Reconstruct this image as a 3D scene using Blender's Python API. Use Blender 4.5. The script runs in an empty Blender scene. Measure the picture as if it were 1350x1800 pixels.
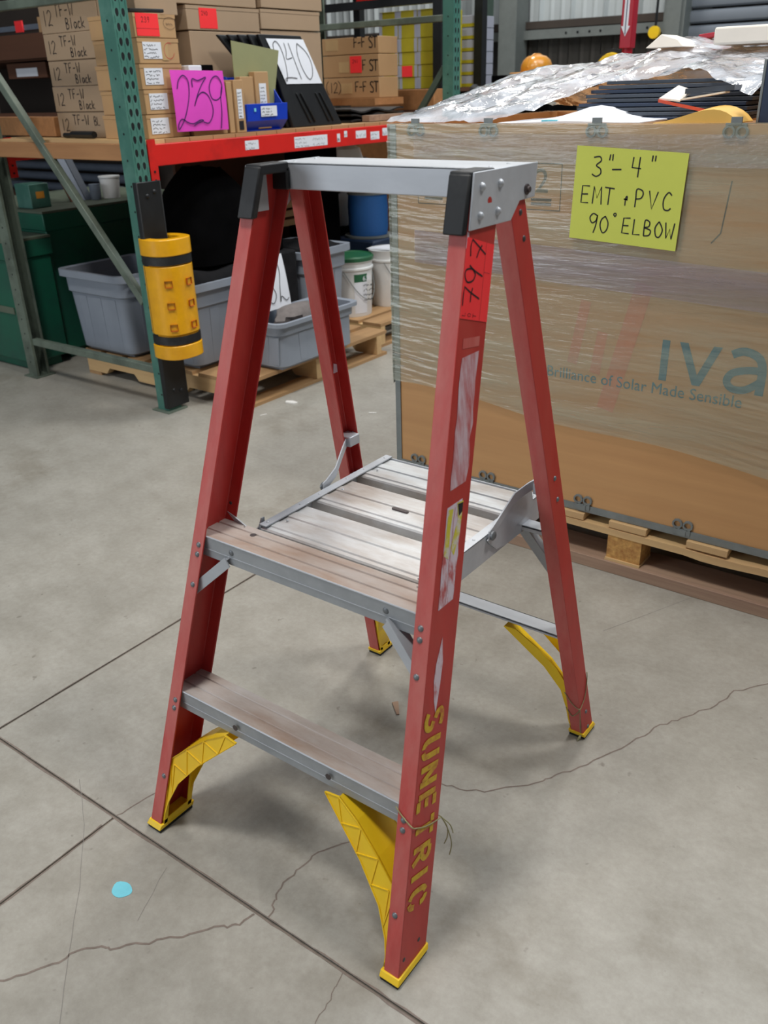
import bpy, bmesh, math, random
from mathutils import Vector, Matrix
random.seed(7)
S = bpy.context.scene
COL = S.collection
# ------------------------------------------------------------ camera
CY, CP, CR = .6461, .4553, -.0303
fw = Vector((-math.sin(CY)*math.cos(CP), math.cos(CY)*math.cos(CP), -math.sin(CP)))
rt = Vector((math.cos(CY), math.sin(CY), 0)); up = rt.cross(fw)
r2 = rt*math.cos(CR)+up*math.sin(CR); u2 = -rt*math.sin(CR)+up*math.cos(CR)
cd = bpy.data.cameras.new('camera'); cam = bpy.data.objects.new('camera', cd); COL.objects.link(cam)
Rm = Matrix((r2, u2, -fw)).transposed().to_4x4()
cam.matrix_world = Matrix.Translation((.8807, -.7495, 1.3427)) @ Rm
cd.sensor_fit = 'HORIZONTAL'; cd.sensor_width = 36; cd.lens = 1525.34/1350*36
cd.clip_start = .05; cd.clip_end = 100
cd.dof.use_dof = True; cd.dof.focus_distance = 1.9; cd.dof.aperture_fstop = 8
S.camera = cam
# ------------------------------------------------------------ light
w = bpy.data.worlds.new('world'); S.world = w; w.use_nodes = True
w.node_tree.nodes['Background'].inputs[0].default_value = (.80, .88, 1, 1)
w.node_tree.nodes['Background'].inputs[1].default_value = .20
def area(name, loc, tgt, size, power, col=(1, .97, .92), sy=None):
    l = bpy.data.lights.new(name, 'AREA'); l.energy = power; l.color = col; l.size = size
    if sy: l.shape = 'RECTANGLE'; l.size_y = sy
    o = bpy.data.objects.new(name, l); COL.objects.link(o); o.location = loc
    o.rotation_euler = (Vector(tgt)-Vector(loc)).to_track_quat('-Z', 'Y').to_euler()
    return o
area('overhead_light', (-.6, -.6, 5.6), (-.3, .2, 0), .8, 175)
area('overhead_light', (2.2, 1.6, 5.6), (.6, 1, 0), .8, 140)
area('overhead_light', (-.6, 3.6, 5.6), (-.4, 3, 0), .9, 135)
area('overhead_light', (-3.6, 6.3, 5.2), (-3.2, 7.5, 1.8), 1.1, 150)  # extra lamp added to brighten the upper far wall
area('skylight_glow', (1.5, 5.5, 5.8), (.2, 2.2, .8), 3.2, 190, (.82, .92, 1))
area('added_low_fill', (-4.2, -5.2, 2.3), (-.4, 1.2, .9), 3.0, 150, (.86, .93, 1))  # unseen low source added to glint the film and lift the crate face
S.view_settings.view_transform = 'Standard'; S.view_settings.look = 'None'
S.view_settings.exposure = -.28; S.view_settings.gamma = 1; S.view_settings.use_curve_mapping = False

# ------------------------------------------------------------ materials
def lin(c):
    return tuple((x/255/12.92 if x/255 <= .04045 else ((x/255+.055)/1.055)**2.4) for x in c)
MATS = {}
def mat(name, c, rough=.55, metal=0, var=.12, scale=18, stretch=(1, 1, 1), bump=.0, c2=None, amt=.5, sharp=.15, spec=.5, coat=0):
    """noise tinted principled material: c base colour (0-255), c2 a second colour in noise patches"""
    m = bpy.data.materials.new(name); m.use_nodes = True; nt = m.node_tree; N = nt.nodes; L = nt.links
    b = N['Principled BSDF']; b.inputs['Roughness'].default_value = rough; b.inputs['Metallic'].default_value = metal
    b.inputs['Specular IOR Level'].default_value = spec
    if coat: b.inputs['Coat Weight'].default_value = coat
    tc = N.new('ShaderNodeTexCoord'); mp = N.new('ShaderNodeMapping'); mp.inputs['Scale'].default_value = stretch
    L.new(tc.outputs['Object'], mp.inputs[0])
    n = N.new('ShaderNodeTexNoise'); n.inputs['Scale'].default_value = scale; n.inputs['Detail'].default_value = 6
    n.inputs['Roughness'].default_value = .6
    L.new(mp.outputs[0], n.inputs['Vector'])
    a = lin(c); k = 1-var; k2 = 1+var
    r = N.new('ShaderNodeValToRGB'); L.new(n.outputs['Fac'], r.inputs[0])
    r.color_ramp.elements[0].position = .3; r.color_ramp.elements[1].position = .7
    r.color_ramp.elements[0].color = (a[0]*k, a[1]*k, a[2]*k, 1); r.color_ramp.elements[1].color = (min(1, a[0]*k2), min(1, a[1]*k2), min(1, a[2]*k2), 1)
    out = r.outputs[0]
    if c2:
        n2 = N.new('ShaderNodeTexNoise'); n2.inputs['Scale'].default_value = scale*.45; n2.inputs['Detail'].default_value = 8
        n2.inputs['Roughness'].default_value = .65
        L.new(mp.outputs[0], n2.inputs['Vector'])
        r3 = N.new('ShaderNodeValToRGB'); L.new(n2.outputs['Fac'], r3.inputs[0])
        p = .5+(.5-amt)*.35
        r3.color_ramp.elements[0].position = max(0, p-sharp/2); r3.color_ramp.elements[1].position = min(1, p+sharp/2)
        mx = N.new('ShaderNodeMixRGB'); L.new(r3.outputs[0], mx.inputs[0]); L.new(out, mx.inputs[1])
        mx.inputs[2].default_value = (*lin(c2), 1); out = mx.outputs[0]
    L.new(out, b.inputs['Base Color'])
    if bump:
        bp = N.new('ShaderNodeBump'); bp.inputs['Strength'].default_value = bump; bp.inputs['Distance'].default_value = .002
        L.new(n.outputs['Fac'], bp.inputs['Height']); L.new(bp.outputs[0], b.inputs['Normal'])
    MATS[name] = m
    return m
def concrete():
    m = bpy.data.materials.new('concrete'); m.use_nodes = True; nt = m.node_tree; N = nt.nodes; L = nt.links; b = N['Principled BSDF']
    tc = N.new('ShaderNodeTexCoord'); prev = None
    def nz(scale, lo, hi, ca, cb, mode, fac, det=6, rough=.6):
        nonlocal prev
        n = N.new('ShaderNodeTexNoise'); n.inputs['Scale'].default_value = scale; n.inputs['Detail'].default_value = det; n.inputs['Roughness'].default_value = rough
        L.new(tc.outputs['Object'], n.inputs['Vector']); r = N.new('ShaderNodeValToRGB'); L.new(n.outputs['Fac'], r.inputs[0])
        r.color_ramp.elements[0].position = lo; r.color_ramp.elements[1].position = hi
        r.color_ramp.elements[0].color = (*lin(ca), 1); r.color_ramp.elements[1].color = (*lin(cb), 1)
        if prev is None: prev = r.outputs[0]
        else:
            mx = N.new('ShaderNodeMixRGB'); mx.blend_type = mode; mx.inputs[0].default_value = fac; L.new(prev, mx.inputs[1]); L.new(r.outputs[0], mx.inputs[2]); prev = mx.outputs[0]
        return n
    nz(2.2, .32, .68, (158, 155, 147), (174, 171, 163), None, 1, 8, .65)
    nz(9, .35, .7, (216, 213, 207), (255, 255, 255), 'MULTIPLY', .55, 8, .7)
    k = nz(60, .3, .62, (222, 220, 216), (255, 255, 255), 'MULTIPLY', .55, 6, .75)
    nz(34, .22, .29, (176, 170, 164), (255, 255, 255), 'MULTIPLY', .6, 2, .5)
    nz(1.1, .36, .44, (230, 225, 218), (255, 255, 255), 'MULTIPLY', .6, 8, .7)
    L.new(prev, b.inputs['Base Color']); b.inputs['Roughness'].default_value = .52
    bp = N.new('ShaderNodeBump'); bp.inputs['Strength'].default_value = .12; bp.inputs['Distance'].default_value = .002; L.new(k.outputs['Fac'], bp.inputs['Height']); L.new(bp.outputs[0], b.inputs['Normal'])
    return m
M = {}
def D(key, *a, **k): M[key] = mat(key, *a, **k)
D('red_fibreglass', (176, 36, 34), .45, var=.14, scale=30, stretch=(1, 1, .25), c2=(186, 66, 58), amt=.34, sharp=.5)
D('red_fibreglass_worn', (190, 58, 54), .5, var=.12, scale=40, stretch=(1, 1, .2), c2=(204, 120, 112), amt=.42, sharp=.6)
D('aluminium', (196, 200, 206), .4, .25, var=.08, scale=25, stretch=(.3, 1, 1), c2=(176, 180, 186), amt=.35, sharp=.5)
D('aluminium_dull', (178, 182, 186), .45, .3, var=.08, scale=30, c2=(158, 162, 166), amt=.4, sharp=.5)
D('tread', (190, 184, 180), .5, .2, var=.1, scale=16, stretch=(.5, 1.6, 1), c2=(158, 134, 118), amt=.52, sharp=.35, bump=.1)
D('tread_clean', (212, 215, 217), .42, .3, var=.08, scale=16, stretch=(.5, 1.6, 1), c2=(162, 146, 134), amt=.4, sharp=.35)
D('rivet', (122, 126, 130), .45, .5, var=.1)
D('rivet_dark', (86, 78, 78), .5, .5, var=.15)
D('black_rubber', (24, 25, 27), .55, var=.25, c2=(44, 45, 46), amt=.3)
D('yellow_plastic', (250, 210, 30), .42, var=.05, scale=12, c2=(236, 186, 30), amt=.32, sharp=.4)
D('yellow_guard', (243, 178, 12), .35, var=.05, c2=(214, 150, 22), amt=.35, sharp=.4, coat=.2)
D('guard_hole', (176, 84, 22), .6, var=.2, scale=50)
D('sticker_orange', (255, 52, 56), .6, var=.02)
D('ink', (22, 20, 26), .6, var=.1)
D('ink_faded', (70, 54, 46), .7, var=.1)
D('ink_red', (190, 40, 50), .7, var=.1)
D('ink_blue', (44, 112, 132), .7, var=.15, scale=60)
D('ink_purple', (58, 26, 92), .6, var=.1)
D('white_glue', (214, 196, 206), .7, var=.06, scale=90, c2=(186, 92, 92), amt=.34, sharp=.12, stretch=(1, 1, .4))
D('white_glue_thin', (208, 184, 192), .7, var=.06, scale=70, c2=(184, 74, 72), amt=.45, sharp=.3, stretch=(1, 2, .4))
D('label_yellow', (206, 196, 62), .6, var=.08, scale=90, c2=(214, 206, 190), amt=.35, sharp=.1)
D('stencil_yellow', (206, 168, 34), .6, var=.08, scale=120, c2=(182, 96, 50), amt=.34, sharp=.2)
D('twine', (150, 146, 106), .9, var=.2, scale=200)
M['concrete'] = concrete()
D('concrete_joint', (128, 118, 108), .9, var=.2, scale=60)
D('crack', (124, 112, 104), .9, var=.2, scale=60)
D('scratch', (128, 124, 120), .8, var=.1, scale=60)
D('paint_blue', (120, 208, 226), .6, var=.05, scale=60)
D('plywood', (206, 158, 106), .5, var=.06, scale=4, stretch=(.3, 1, 6), c2=(186, 138, 90), amt=.42, sharp=.5)
D('pine', (214, 182, 130), .65, var=.08, scale=8, stretch=(.25, 3, 3), c2=(190, 150, 108), amt=.4, sharp=.4)
D('pine_y', (178, 142, 100), .65, var=.1, scale=8, stretch=(3, .25, 3), c2=(158, 120, 80), amt=.4, sharp=.4)
D('old_wood', (178, 150, 126), .7, var=.12, scale=9, stretch=(.2, 2, 5), c2=(128, 98, 84), amt=.45, sharp=.4)
D('particle_board', (206, 160, 92), .7, var=.2, scale=110, c2=(164, 112, 60), amt=.45, sharp=.3)
D('steel_strip', (128, 134, 134), .5, .3, var=.12, scale=20)
D('rack_green', (66, 116, 104), .42, var=.06, scale=14, c2=(84, 130, 118), amt=.35)
D('rack_green_dark', (70, 88, 80), .5, var=.1)
D('rack_olive', (104, 116, 104), .45, var=.1, scale=14, c2=(84, 94, 84), amt=.4)
D('beam_red', (214, 34, 28), .42, var=.06, scale=8, c2=(186, 30, 26), amt=.3)
D('black_steel', (30, 32, 34), .45, .2, var=.2)
D('cardboard', (184, 148, 106), .75, var=.04, scale=6, c2=(172, 136, 96), amt=.4, sharp=.5)
D('cardboard_grey', (166, 142, 116), .75, var=.04, scale=6)
D('cardboard_gold', (184, 147, 106), .75, var=.05, scale=10, c2=(190, 152, 104), amt=.36, sharp=.3)
D('tape', (190, 160, 116), .3, var=.04)
D('tape_dark', (132, 100, 70), .3, var=.04)
D('paper', (226, 230, 238), .7, var=.02)
D('paper_pink', (226, 72, 196), .65, var=.03)
D('paper_green', (214, 222, 96), .65, var=.03, scale=5)
D('paper_olive', (144, 146, 106), .65, var=.03)
D('manila', (216, 172, 84), .65, var=.05, scale=9)
D('bin_blue', (20, 62, 190), .35, var=.05)
D('tote_grey', (140, 148, 160), .45, var=.05, scale=7)
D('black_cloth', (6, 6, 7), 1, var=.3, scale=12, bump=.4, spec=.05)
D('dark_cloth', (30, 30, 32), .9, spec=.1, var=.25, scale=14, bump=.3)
D('grey_cloth', (112, 106, 104), .95, var=.15, scale=30, bump=.5)
D('cabinet_green', (26, 98, 76), .42, var=.06, scale=4, c2=(34, 84, 70), amt=.4)
D('cabinet_top', (96, 106, 90), .6, var=.12, scale=9)
D('bucket_white', (224, 226, 226), .4, var=.03, scale=6)
D('lid_green', (34, 94, 62), .4, var=.06)
D('rope_blue', (34, 96, 164), .6, var=.12, scale=90, stretch=(1, 1, 6))
D('corrugated', (190, 198, 200), .5, .2, var=.06, scale=3)
D('corrugated_dark', (74, 72, 68), .6, .1, var=.1, scale=3)
D('door_steel', (126, 134, 144), .5, .2, var=.05, scale=3)
D('column_grey', (112, 118, 116), .55, var=.08)
D('wall_dark', (62, 54, 48), .8, var=.15, scale=2)
D('dark_wood', (92, 58, 40), .8, var=.12, scale=4, stretch=(.3, 1, 5))
D('edge_wood', (178, 130, 86), .7, var=.1, scale=8, stretch=(.3, 3, 3), c2=(150, 104, 66), amt=.45, sharp=.4)
D('osb', (168, 118, 74), .75, var=.14, scale=30)
D('red_paint', (168, 24, 44), .4, var=.06)
D('hat_orange', (222, 150, 48), .28, var=.03, coat=.3)
D('foam_white', (240, 232, 220), .7, var=.02)
D('book_dark', (66, 74, 86), .5, var=.1, scale=30)
D('book_blue', (36, 52, 78), .45, var=.1)
D('booklet_red', (214, 84, 58), .6, var=.05)
D('carton_yellow', (176, 164, 30), .6, var=.08, scale=10)
D('carton_white', (168, 172, 186), .6, var=.05, scale=10)
D('pipe_grey', (110, 120, 134), .45, .2, var=.1)
D('debris_white', (226, 224, 220), .7, var=.03)

D('faint_red', (204, 128, 92), .55, var=.08, scale=8)
def film(name, fac, tint, scale, stretch, bump, rough=.16):
    m = bpy.data.materials.new(name); m.use_nodes = True; nt = m.node_tree; N = nt.nodes; L = nt.links
    b = N['Principled BSDF']; b.inputs['Base Color'].default_value = (*lin(tint), 1); b.inputs['Roughness'].default_value = rough
    b.inputs['Specular IOR Level'].default_value = .9
    tr = N.new('ShaderNodeBsdfTransparent'); tr.inputs[0].default_value = (.97, .98, .97, 1)
    mx = N.new('ShaderNodeMixShader'); out = N['Material Output']
    tc = N.new('ShaderNodeTexCoord'); mp = N.new('ShaderNodeMapping'); mp.inputs['Scale'].default_value = stretch
    L.new(tc.outputs['Object'], mp.inputs[0])
    n = N.new('ShaderNodeTexNoise'); n.inputs['Scale'].default_value = scale; n.inputs['Detail'].default_value = 5; n.inputs['Distortion'].default_value = .6
    L.new(mp.outputs[0], n.inputs['Vector'])
    mr = N.new('ShaderNodeMapRange'); mr.inputs[1].default_value = .3; mr.inputs[2].default_value = .75
    mr.inputs[3].default_value = fac*.55; mr.inputs[4].default_value = min(1, fac*1.5)
    L.new(n.outputs['Fac'], mr.inputs[0]); L.new(mr.outputs[0], mx.inputs[0])
    L.new(tr.outputs[0], mx.inputs[1]); L.new(b.outputs[0], mx.inputs[2]); L.new(mx.outputs[0], out.inputs[0])
    bp = N.new('ShaderNodeBump'); bp.inputs['Strength'].default_value = bump; bp.inputs['Distance'].default_value = .01
    L.new(n.outputs['Fac'], bp.inputs['Height'])
    m2 = N.new('ShaderNodeMapping'); m2.inputs['Scale'].default_value = (stretch[0]*2.5, stretch[1], stretch[2]*2.2); L.new(tc.outputs['Object'], m2.inputs[0])
    n2 = N.new('ShaderNodeTexNoise'); n2.inputs['Scale'].default_value = scale*2.4; n2.inputs['Detail'].default_value = 3; L.new(m2.outputs[0], n2.inputs['Vector'])
    b2 = N.new('ShaderNodeBump'); b2.inputs['Strength'].default_value = min(1, bump*1.2); b2.inputs['Distance'].default_value = .004
    L.new(n2.outputs['Fac'], b2.inputs['Height']); L.new(bp.outputs[0], b2.inputs['Normal']); L.new(b2.outputs[0], b.inputs['Normal'])
    gl = N.new('ShaderNodeBsdfGlossy'); gl.inputs['Roughness'].default_value = rough; L.new(b2.outputs[0], gl.inputs['Normal'])
    fr = N.new('ShaderNodeFresnel'); fr.inputs[0].default_value = 1.24; L.new(b2.outputs[0], fr.inputs['Normal'])
    m3 = N.new('ShaderNodeMixShader'); L.new(fr.outputs[0], m3.inputs[0]); L.new(mx.outputs[0], m3.inputs[1]); L.new(gl.outputs[0], m3.inputs[2]); L.new(m3.outputs[0], out.inputs[0])
    M[name] = m
film('stretch_film', .34, (196, 202, 180), 3.2, (.5, 1, 6), .5, .09)
film('stretch_film_band', .42, (168, 158, 168), 4, (.45, 1, 6), .5, .15)
film('stretch_film_edge', .55, (120, 160, 158), 9, (1, 1, 5), .6, .15)
film('film_pile', .56, (232, 238, 248), 7, (1, 2.0, 2.0), .55, .08)
film('film_clear', .16, (210, 214, 224), 8, (1, 1, 3), .8, .12)

# ------------------------------------------------------------ mesh helpers
ORG = {}
class MB:
    def __init__(s): s.v = []; s.f = []; s.m = []
    def add(s, vs, fs, mi=0):
        n = len(s.v); s.v += [tuple(p) for p in vs]
        for f in fs: s.f.append([i+n for i in f]); s.m.append(mi)
        return s
    def box(s, x0, x1, y0, y1, z0, z1, mi=0):
        vs = [(x, y, z) for z in (z0, z1) for y in (y0, y1) for x in (x0, x1)]
        return s.add(vs, [(0, 2, 3, 1), (4, 5, 7, 6), (0, 1, 5, 4), (2, 6, 7, 3), (0, 4, 6, 2), (1, 3, 7, 5)], mi)
    def rbox(s, x0, x1, y0, y1, z0, z1, r, mi=0, ax='z', n=3):
        """box with rounded vertical edges"""
        pts = []
        for cx, cy, a0 in ((x1-r, y1-r, 0), (x0+r, y1-r, 90), (x0+r, y0+r, 180), (x1-r, y0+r, 270)):
            for k in range(n+1):
                a = math.radians(a0+90*k/n); pts.append((cx+r*math.cos(a), cy+r*math.sin(a)))
        return s.loft([[(x, y, z0) for x, y in pts], [(x, y, z1) for x, y in pts]], mi)
    def loft(s, secs, mi=0, caps=True, closed=True):
        n = len(secs[0]); vs = [p for q in secs for p in q]; fs = []
        for k in range(len(secs)-1):
            for i in range(n if closed else n-1):
                j = (i+1) % n; fs.append((k*n+i, k*n+j, (k+1)*n+j, (k+1)*n+i))
        if caps: fs.append(tuple(reversed(range(n)))); fs.append(tuple((len(secs)-1)*n+i for i in range(n)))
        return s.add(vs, fs, mi)
    def prism(s, pts, o, u, v, d, mi=0):
        """polygon (2-d) in plane o,u,v extruded along vector d"""
        o = Vector(o); u = Vector(u); v = Vector(v); d = Vector(d)
        a = [o+u*x+v*y for x, y in pts]
        return s.loft([a, [p+d for p in a]], mi)
    def tube(s, path, r, n=8, mi=0, caps=True):
        path = [Vector(p) for p in path]; secs = []; ref = None
        for i, p in enumerate(path):
            t = (path[min(i+1, len(path)-1)]-path[max(i-1, 0)]).normalized()
            if ref is None: ref = t.orthogonal().normalized()
            ref = (ref-t*ref.dot(t)).normalized(); b = t.cross(ref)
            rr = r[i] if isinstance(r, (list, tuple)) else r
            secs.append([p+(ref*math.cos(a)+b*math.sin(a))*rr for a in [2*math.pi*k/n for k in range(n)]])
        return s.loft(secs, mi, caps)
    def bar(s, a, b, wv, hv, mi=0):
        """rectangular bar from a to b with full width vectors wv, hv"""
        a = Vector(a); b = Vector(b); w_ = Vector(wv)/2; h = Vector(hv)/2
        sec = lambda p: [p-w_-h, p+w_-h, p+w_+h, p-w_+h]
        return s.loft([sec(a), sec(b)], mi)
    def lathe(s, prof, c, n=24, mi=0, axis='z'):
        secs = []
        for r, h in prof:
            ring = []
            for k in range(n):
                a = 2*math.pi*k/n; x, y = r*math.cos(a), r*math.sin(a)
                ring.append({'z': (c[0]+x, c[1]+y, c[2]+h), 'x': (c[0]+h, c[1]+x, c[2]+y), 'y': (c[0]+x, c[1]+h, c[2]+y)}[axis])
            secs.append(ring)
        return s.loft(secs, mi)
    def dome(s, c, nrm, r, h, mi=0, n=10):
        c = Vector(c); nrm = Vector(nrm).normalized(); a = nrm.orthogonal().normalized(); b = nrm.cross(a)
        secs = []
        for k in range(4):
            t = k/3*math.pi/2*.93; rr = r*math.cos(t); hh = h*math.sin(t)
            secs.append([c+nrm*hh+(a*math.cos(q)+b*math.sin(q))*rr for q in [2*math.pi*j/n for j in range(n)]])
        return s.loft(secs, mi)
    def quad(s, a, b, c, d, mi=0): return s.add([a, b, c, d], [(0, 1, 2, 3)], mi)
    def ribbon(s, pts, wd, o, u, v, nrm, mi=0, th=.0003):
        """flat pen stroke along 2-d points in plane o,u,v"""
        o = Vector(o); u = Vector(u); v = Vector(v); nrm = Vector(nrm)
        P = [o+u*x+v*y for x, y in pts]; Lf = []; Rt = []
        for i, p in enumerate(P):
            t = (P[min(i+1, len(P)-1)]-P[max(i-1, 0)])
            if t.length < 1e-9: t = u.copy()
            sd = nrm.cross(t.normalized())*wd/2; Lf.append(p+sd+nrm*th); Rt.append(p-sd+nrm*th)
        n = len(P)
        return s.add(Lf+Rt, [(i, i+1, n+i+1, n+i) for i in range(n-1)], mi)
    def build(s, name, mats, parent=None, org=None, smooth=True, recalc=True, bevel=0):
        if not isinstance(mats, (list, tuple)): mats = [mats]
        if parent is not None: o0 = ORG.get(parent.name, Vector((0, 0, 0)))
        elif org is not None: o0 = Vector(org)
        else:
            xs, ys, zs = zip(*s.v); o0 = Vector(((min(xs)+max(xs))/2, (min(ys)+max(ys))/2, min(zs)))
        me = bpy.data.meshes.new(name); me.from_pydata([tuple(Vector(p)-o0) for p in s.v], [], s.f)
        for m in mats: me.materials.append(M[m] if isinstance(m, str) else m)
        for i, p in enumerate(me.polygons): p.material_index = s.m[i]; p.use_smooth = smooth
        if recalc:
            bm = bmesh.new(); bm.from_mesh(me); bmesh.ops.recalc_face_normals(bm, faces=bm.faces); bm.to_mesh(me); bm.free()
        if smooth: me.set_sharp_from_angle(angle=math.radians(38))
        o = bpy.data.objects.new(name, me); COL.objects.link(o)
        if parent is not None: o.parent = parent
        else: o.location = o0
        ORG[o.name] = o0
        if bevel:
            b = o.modifiers.new('bevel', 'BEVEL'); b.width = bevel; b.segments = 2; b.limit_method = 'ANGLE'; b.angle_limit = math.radians(40)
        return o
def tag(o, label=None, cat=None, group=None, kind=None):
    if label: o['label'] = label
    if cat: o['category'] = cat
    if group: o['group'] = group
    if kind: o['kind'] = kind
    return o
def empty(name, loc, label, cat, group=None):
    o = bpy.data.objects.new(name, None); COL.objects.link(o); o.location = loc; o.empty_display_size = .05
    ORG[o.name] = Vector(loc)
    return tag(o, label, cat, group)
X, Y, Z = Vector((1, 0, 0)), Vector((0, 1, 0)), Vector((0, 0, 1))

# ---- handwriting
def smooth_pts(p, k=5):
    if len(p) < 3: return p
    out = []
    for i in range(len(p)-1):
        p0 = p[max(i-1, 0)]; p1 = p[i]; p2 = p[i+1]; p3 = p[min(i+2, len(p)-1)]
        for j in range(k):
            t = j/k; q = []
            for c in (0, 1):
                q.append(.5*((2*p1[c])+(-p0[c]+p2[c])*t+(2*p0[c]-5*p1[c]+4*p2[c]-p3[c])*t*t+(-p0[c]+3*p1[c]-3*p2[c]+p3[c])*t**3))
            out.append(tuple(q))
    out.append(p[-1]); return out
# glyph: list of strokes; first item 'c' = curved, 'l' = straight; box .6 wide, 1 high
G = {
 '0': ['c', [(.32, 1), (.1, .8), (.06, .4), (.26, 0), (.5, .22), (.56, .65), (.32, 1)]],
 '1': ['l', [(.3, 1), (.3, 0)]],
 '2': ['c', [(.06, .78), (.3, 1), (.52, .78), (.35, .4), (.05, .02), (.3, .06), (.58, .02)]],
 '3': ['c', [(.08, .92), (.4, .98), (.5, .78), (.24, .55), (.5, .4), (.52, .15), (.28, 0), (.05, .12)]],
 '4': ['l', [(.1, 1), (.06, .45), (.56, .45)], [(.44, 1), (.42, 0)]],
 '7': ['l', [(.05, .82), (.12, 1), (.55, .95), (.25, 0)], [(.12, .48), (.5, .52)]],
 '9': ['c', [(.5, .9), (.26, 1), (.08, .75), (.24, .52), (.46, .66), (.5, .95), (.45, .4), (.34, 0)]],
 'T': ['l', [(0, 1), (.6, .97)], [(.3, .98), (.28, 0)]],
 'F': ['l', [(.1, 0), (.1, 1), (.55, 1)], [(.1, .52), (.45, .54)]],
 'E': ['l', [(.55, 1), (.08, .98), (.06, 0), (.55, .02)], [(.08, .5), (.48, .52)]],
 'M': ['l', [(.02, 0), (.08, 1), (.3, .35), (.52, 1), (.6, 0)]],
 'W': ['l', [(0, 1), (.14, 0), (.3, .6), (.46, 0), (.6, 1)]],
 'w': ['l', [(0, .65), (.14, 0), (.3, .5), (.46, 0), (.6, .7)]],
 'P': ['c', [(.08, 0), (.1, .5), (.1, 1), (.42, .98), (.52, .76), (.38, .52), (.1, .48)]],
 'V': ['l', [(.02, 1), (.28, 0), (.56, 1)]],
 'C': ['c', [(.55, .86), (.32, 1), (.08, .6), (.16, .1), (.4, 0), (.58, .16)]],
 'L': ['l', [(.1, 1), (.08, 0), (.55, .04)]],
 'B': ['c', [(.08, 0), (.08, .5), (.1, 1), (.42, .9), (.38, .6), (.1, .52), (.5, .4), (.46, .06), (.08, 0)]],
 'O': ['c', [(.3, 1), (.06, .6), (.16, .08), (.42, .04), (.56, .5), (.3, 1)]],
 'S': ['c', [(.52, .88), (.28, 1), (.1, .78), (.48, .36), (.4, .04), (.06, .08)]],
 'l': ['l', [(.3, 1), (.28, 0)]],
 'a': ['c', [(.5, .5), (.24, .58), (.1, .25), (.28, 0), (.5, .3), (.5, .55), (.56, 0)]],
 'c': ['c', [(.5, .5), (.28, .6), (.1, .28), (.28, 0), (.52, .1)]],
 'k': ['l', [(.1, 1), (.08, 0)], [(.5, .6), (.1, .25), (.54, 0)]],
 '-': ['l', [(.1, .45), (.5, .48)]],
 '.': ['l', [(.26, .02), (.34, .06)]],
 '"': ['l', [(.2, 1.15), (.18, .85)], [(.36, 1.15), (.34, .85)]],
 '&': ['c', [(.3, -.1), (.3, .5), (.44, .62), (.4, .38), (.16, .4), (.48, .34)]],
 'o': ['c', [(.3, 1.15), (.2, 1.02), (.32, .9), (.42, 1.04), (.3, 1.15)]],
 '(': ['c', [(.5, 1.15), (.2, .8), (.2, .25), (.5, -.15)]],
 ')': ['c', [(.1, 1.15), (.42, .8), (.42, .25), (.1, -.15)]],
 '!': ['l', [(.3, 1), (.3, .3)]],
}
def write(mb, s, o, u, v, nrm, h, wd, mi=1, adv=.78, jit=.03):
    """hand-write string s; o = lower-left corner, h = cap height"""
    x = 0
    for ch in s:
        if ch == ' ': x += .45; continue
        g = G[ch]
        for st in g[1:]:
            p = [((x+a+random.uniform(-jit, jit)*.5)*h, (b+random.uniform(-jit, jit)*.5)*h) for a, b in st]
            if g[0] == 'c': p = smooth_pts(p, 4)
            mb.ribbon(p, wd, o, u, v, nrm, mi)
        x += adv if ch not in '.!' else .45
def scribble(mb, o, u, v, nrm, wdt, h, lines, wd=.0012, mi=1):
    """rows of tiny illegible writing"""
    for r in range(lines):
        y = h-(r+.7)*h/lines; x = .04*wdt; e = wdt*random.uniform(.7, .95)
        p = []
        while x < e:
            p.append((x, y+random.uniform(-.28, .28)*h/lines)); x += wdt*.035
            if random.random() < .14 and len(p) > 2:
                mb.ribbon(p, wd, o, u, v, nrm, mi); p = []; x += wdt*.05
        if len(p) > 1: mb.ribbon(p, wd, o, u, v, nrm, mi)
def printed(mb, text, o, u, v, nrm, size, mi=0, off=0, th=.0004, squash=1):
    """printed letters (built-in font) laid on a surface as flat mesh"""
    c = bpy.data.curves.new('t', 'FONT'); c.body = text; c.size = size; c.offset = off; c.resolution_u = 3
    ob = bpy.data.objects.new('t', c); me = ob.to_mesh()
    o = Vector(o); u = Vector(u); v = Vector(v); nrm = Vector(nrm)
    vs = [o+u*p.co.x*squash+v*p.co.y+nrm*th for p in me.vertices]
    mb.add(vs, [tuple(p.vertices) for p in me.polygons], mi)
    ob.to_mesh_clear(); bpy.data.objects.remove(ob); bpy.data.curves.remove(c)
def sheet(mb, o, u, v, nrm, w_, h, th=.0006, mi=0, curl=0, n=1):
    """thin paper rectangle"""
    o = Vector(o); u = Vector(u); v = Vector(v); nrm = Vector(nrm); secs = []
    for i in range(n+1):
        t = i/n; a = o+v*h*t+nrm*curl*math.sin(math.pi*t); b = a+u*w_
        secs.append([a, b, b+nrm*th, a+nrm*th])
    mb.loft(secs, mi)

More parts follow.
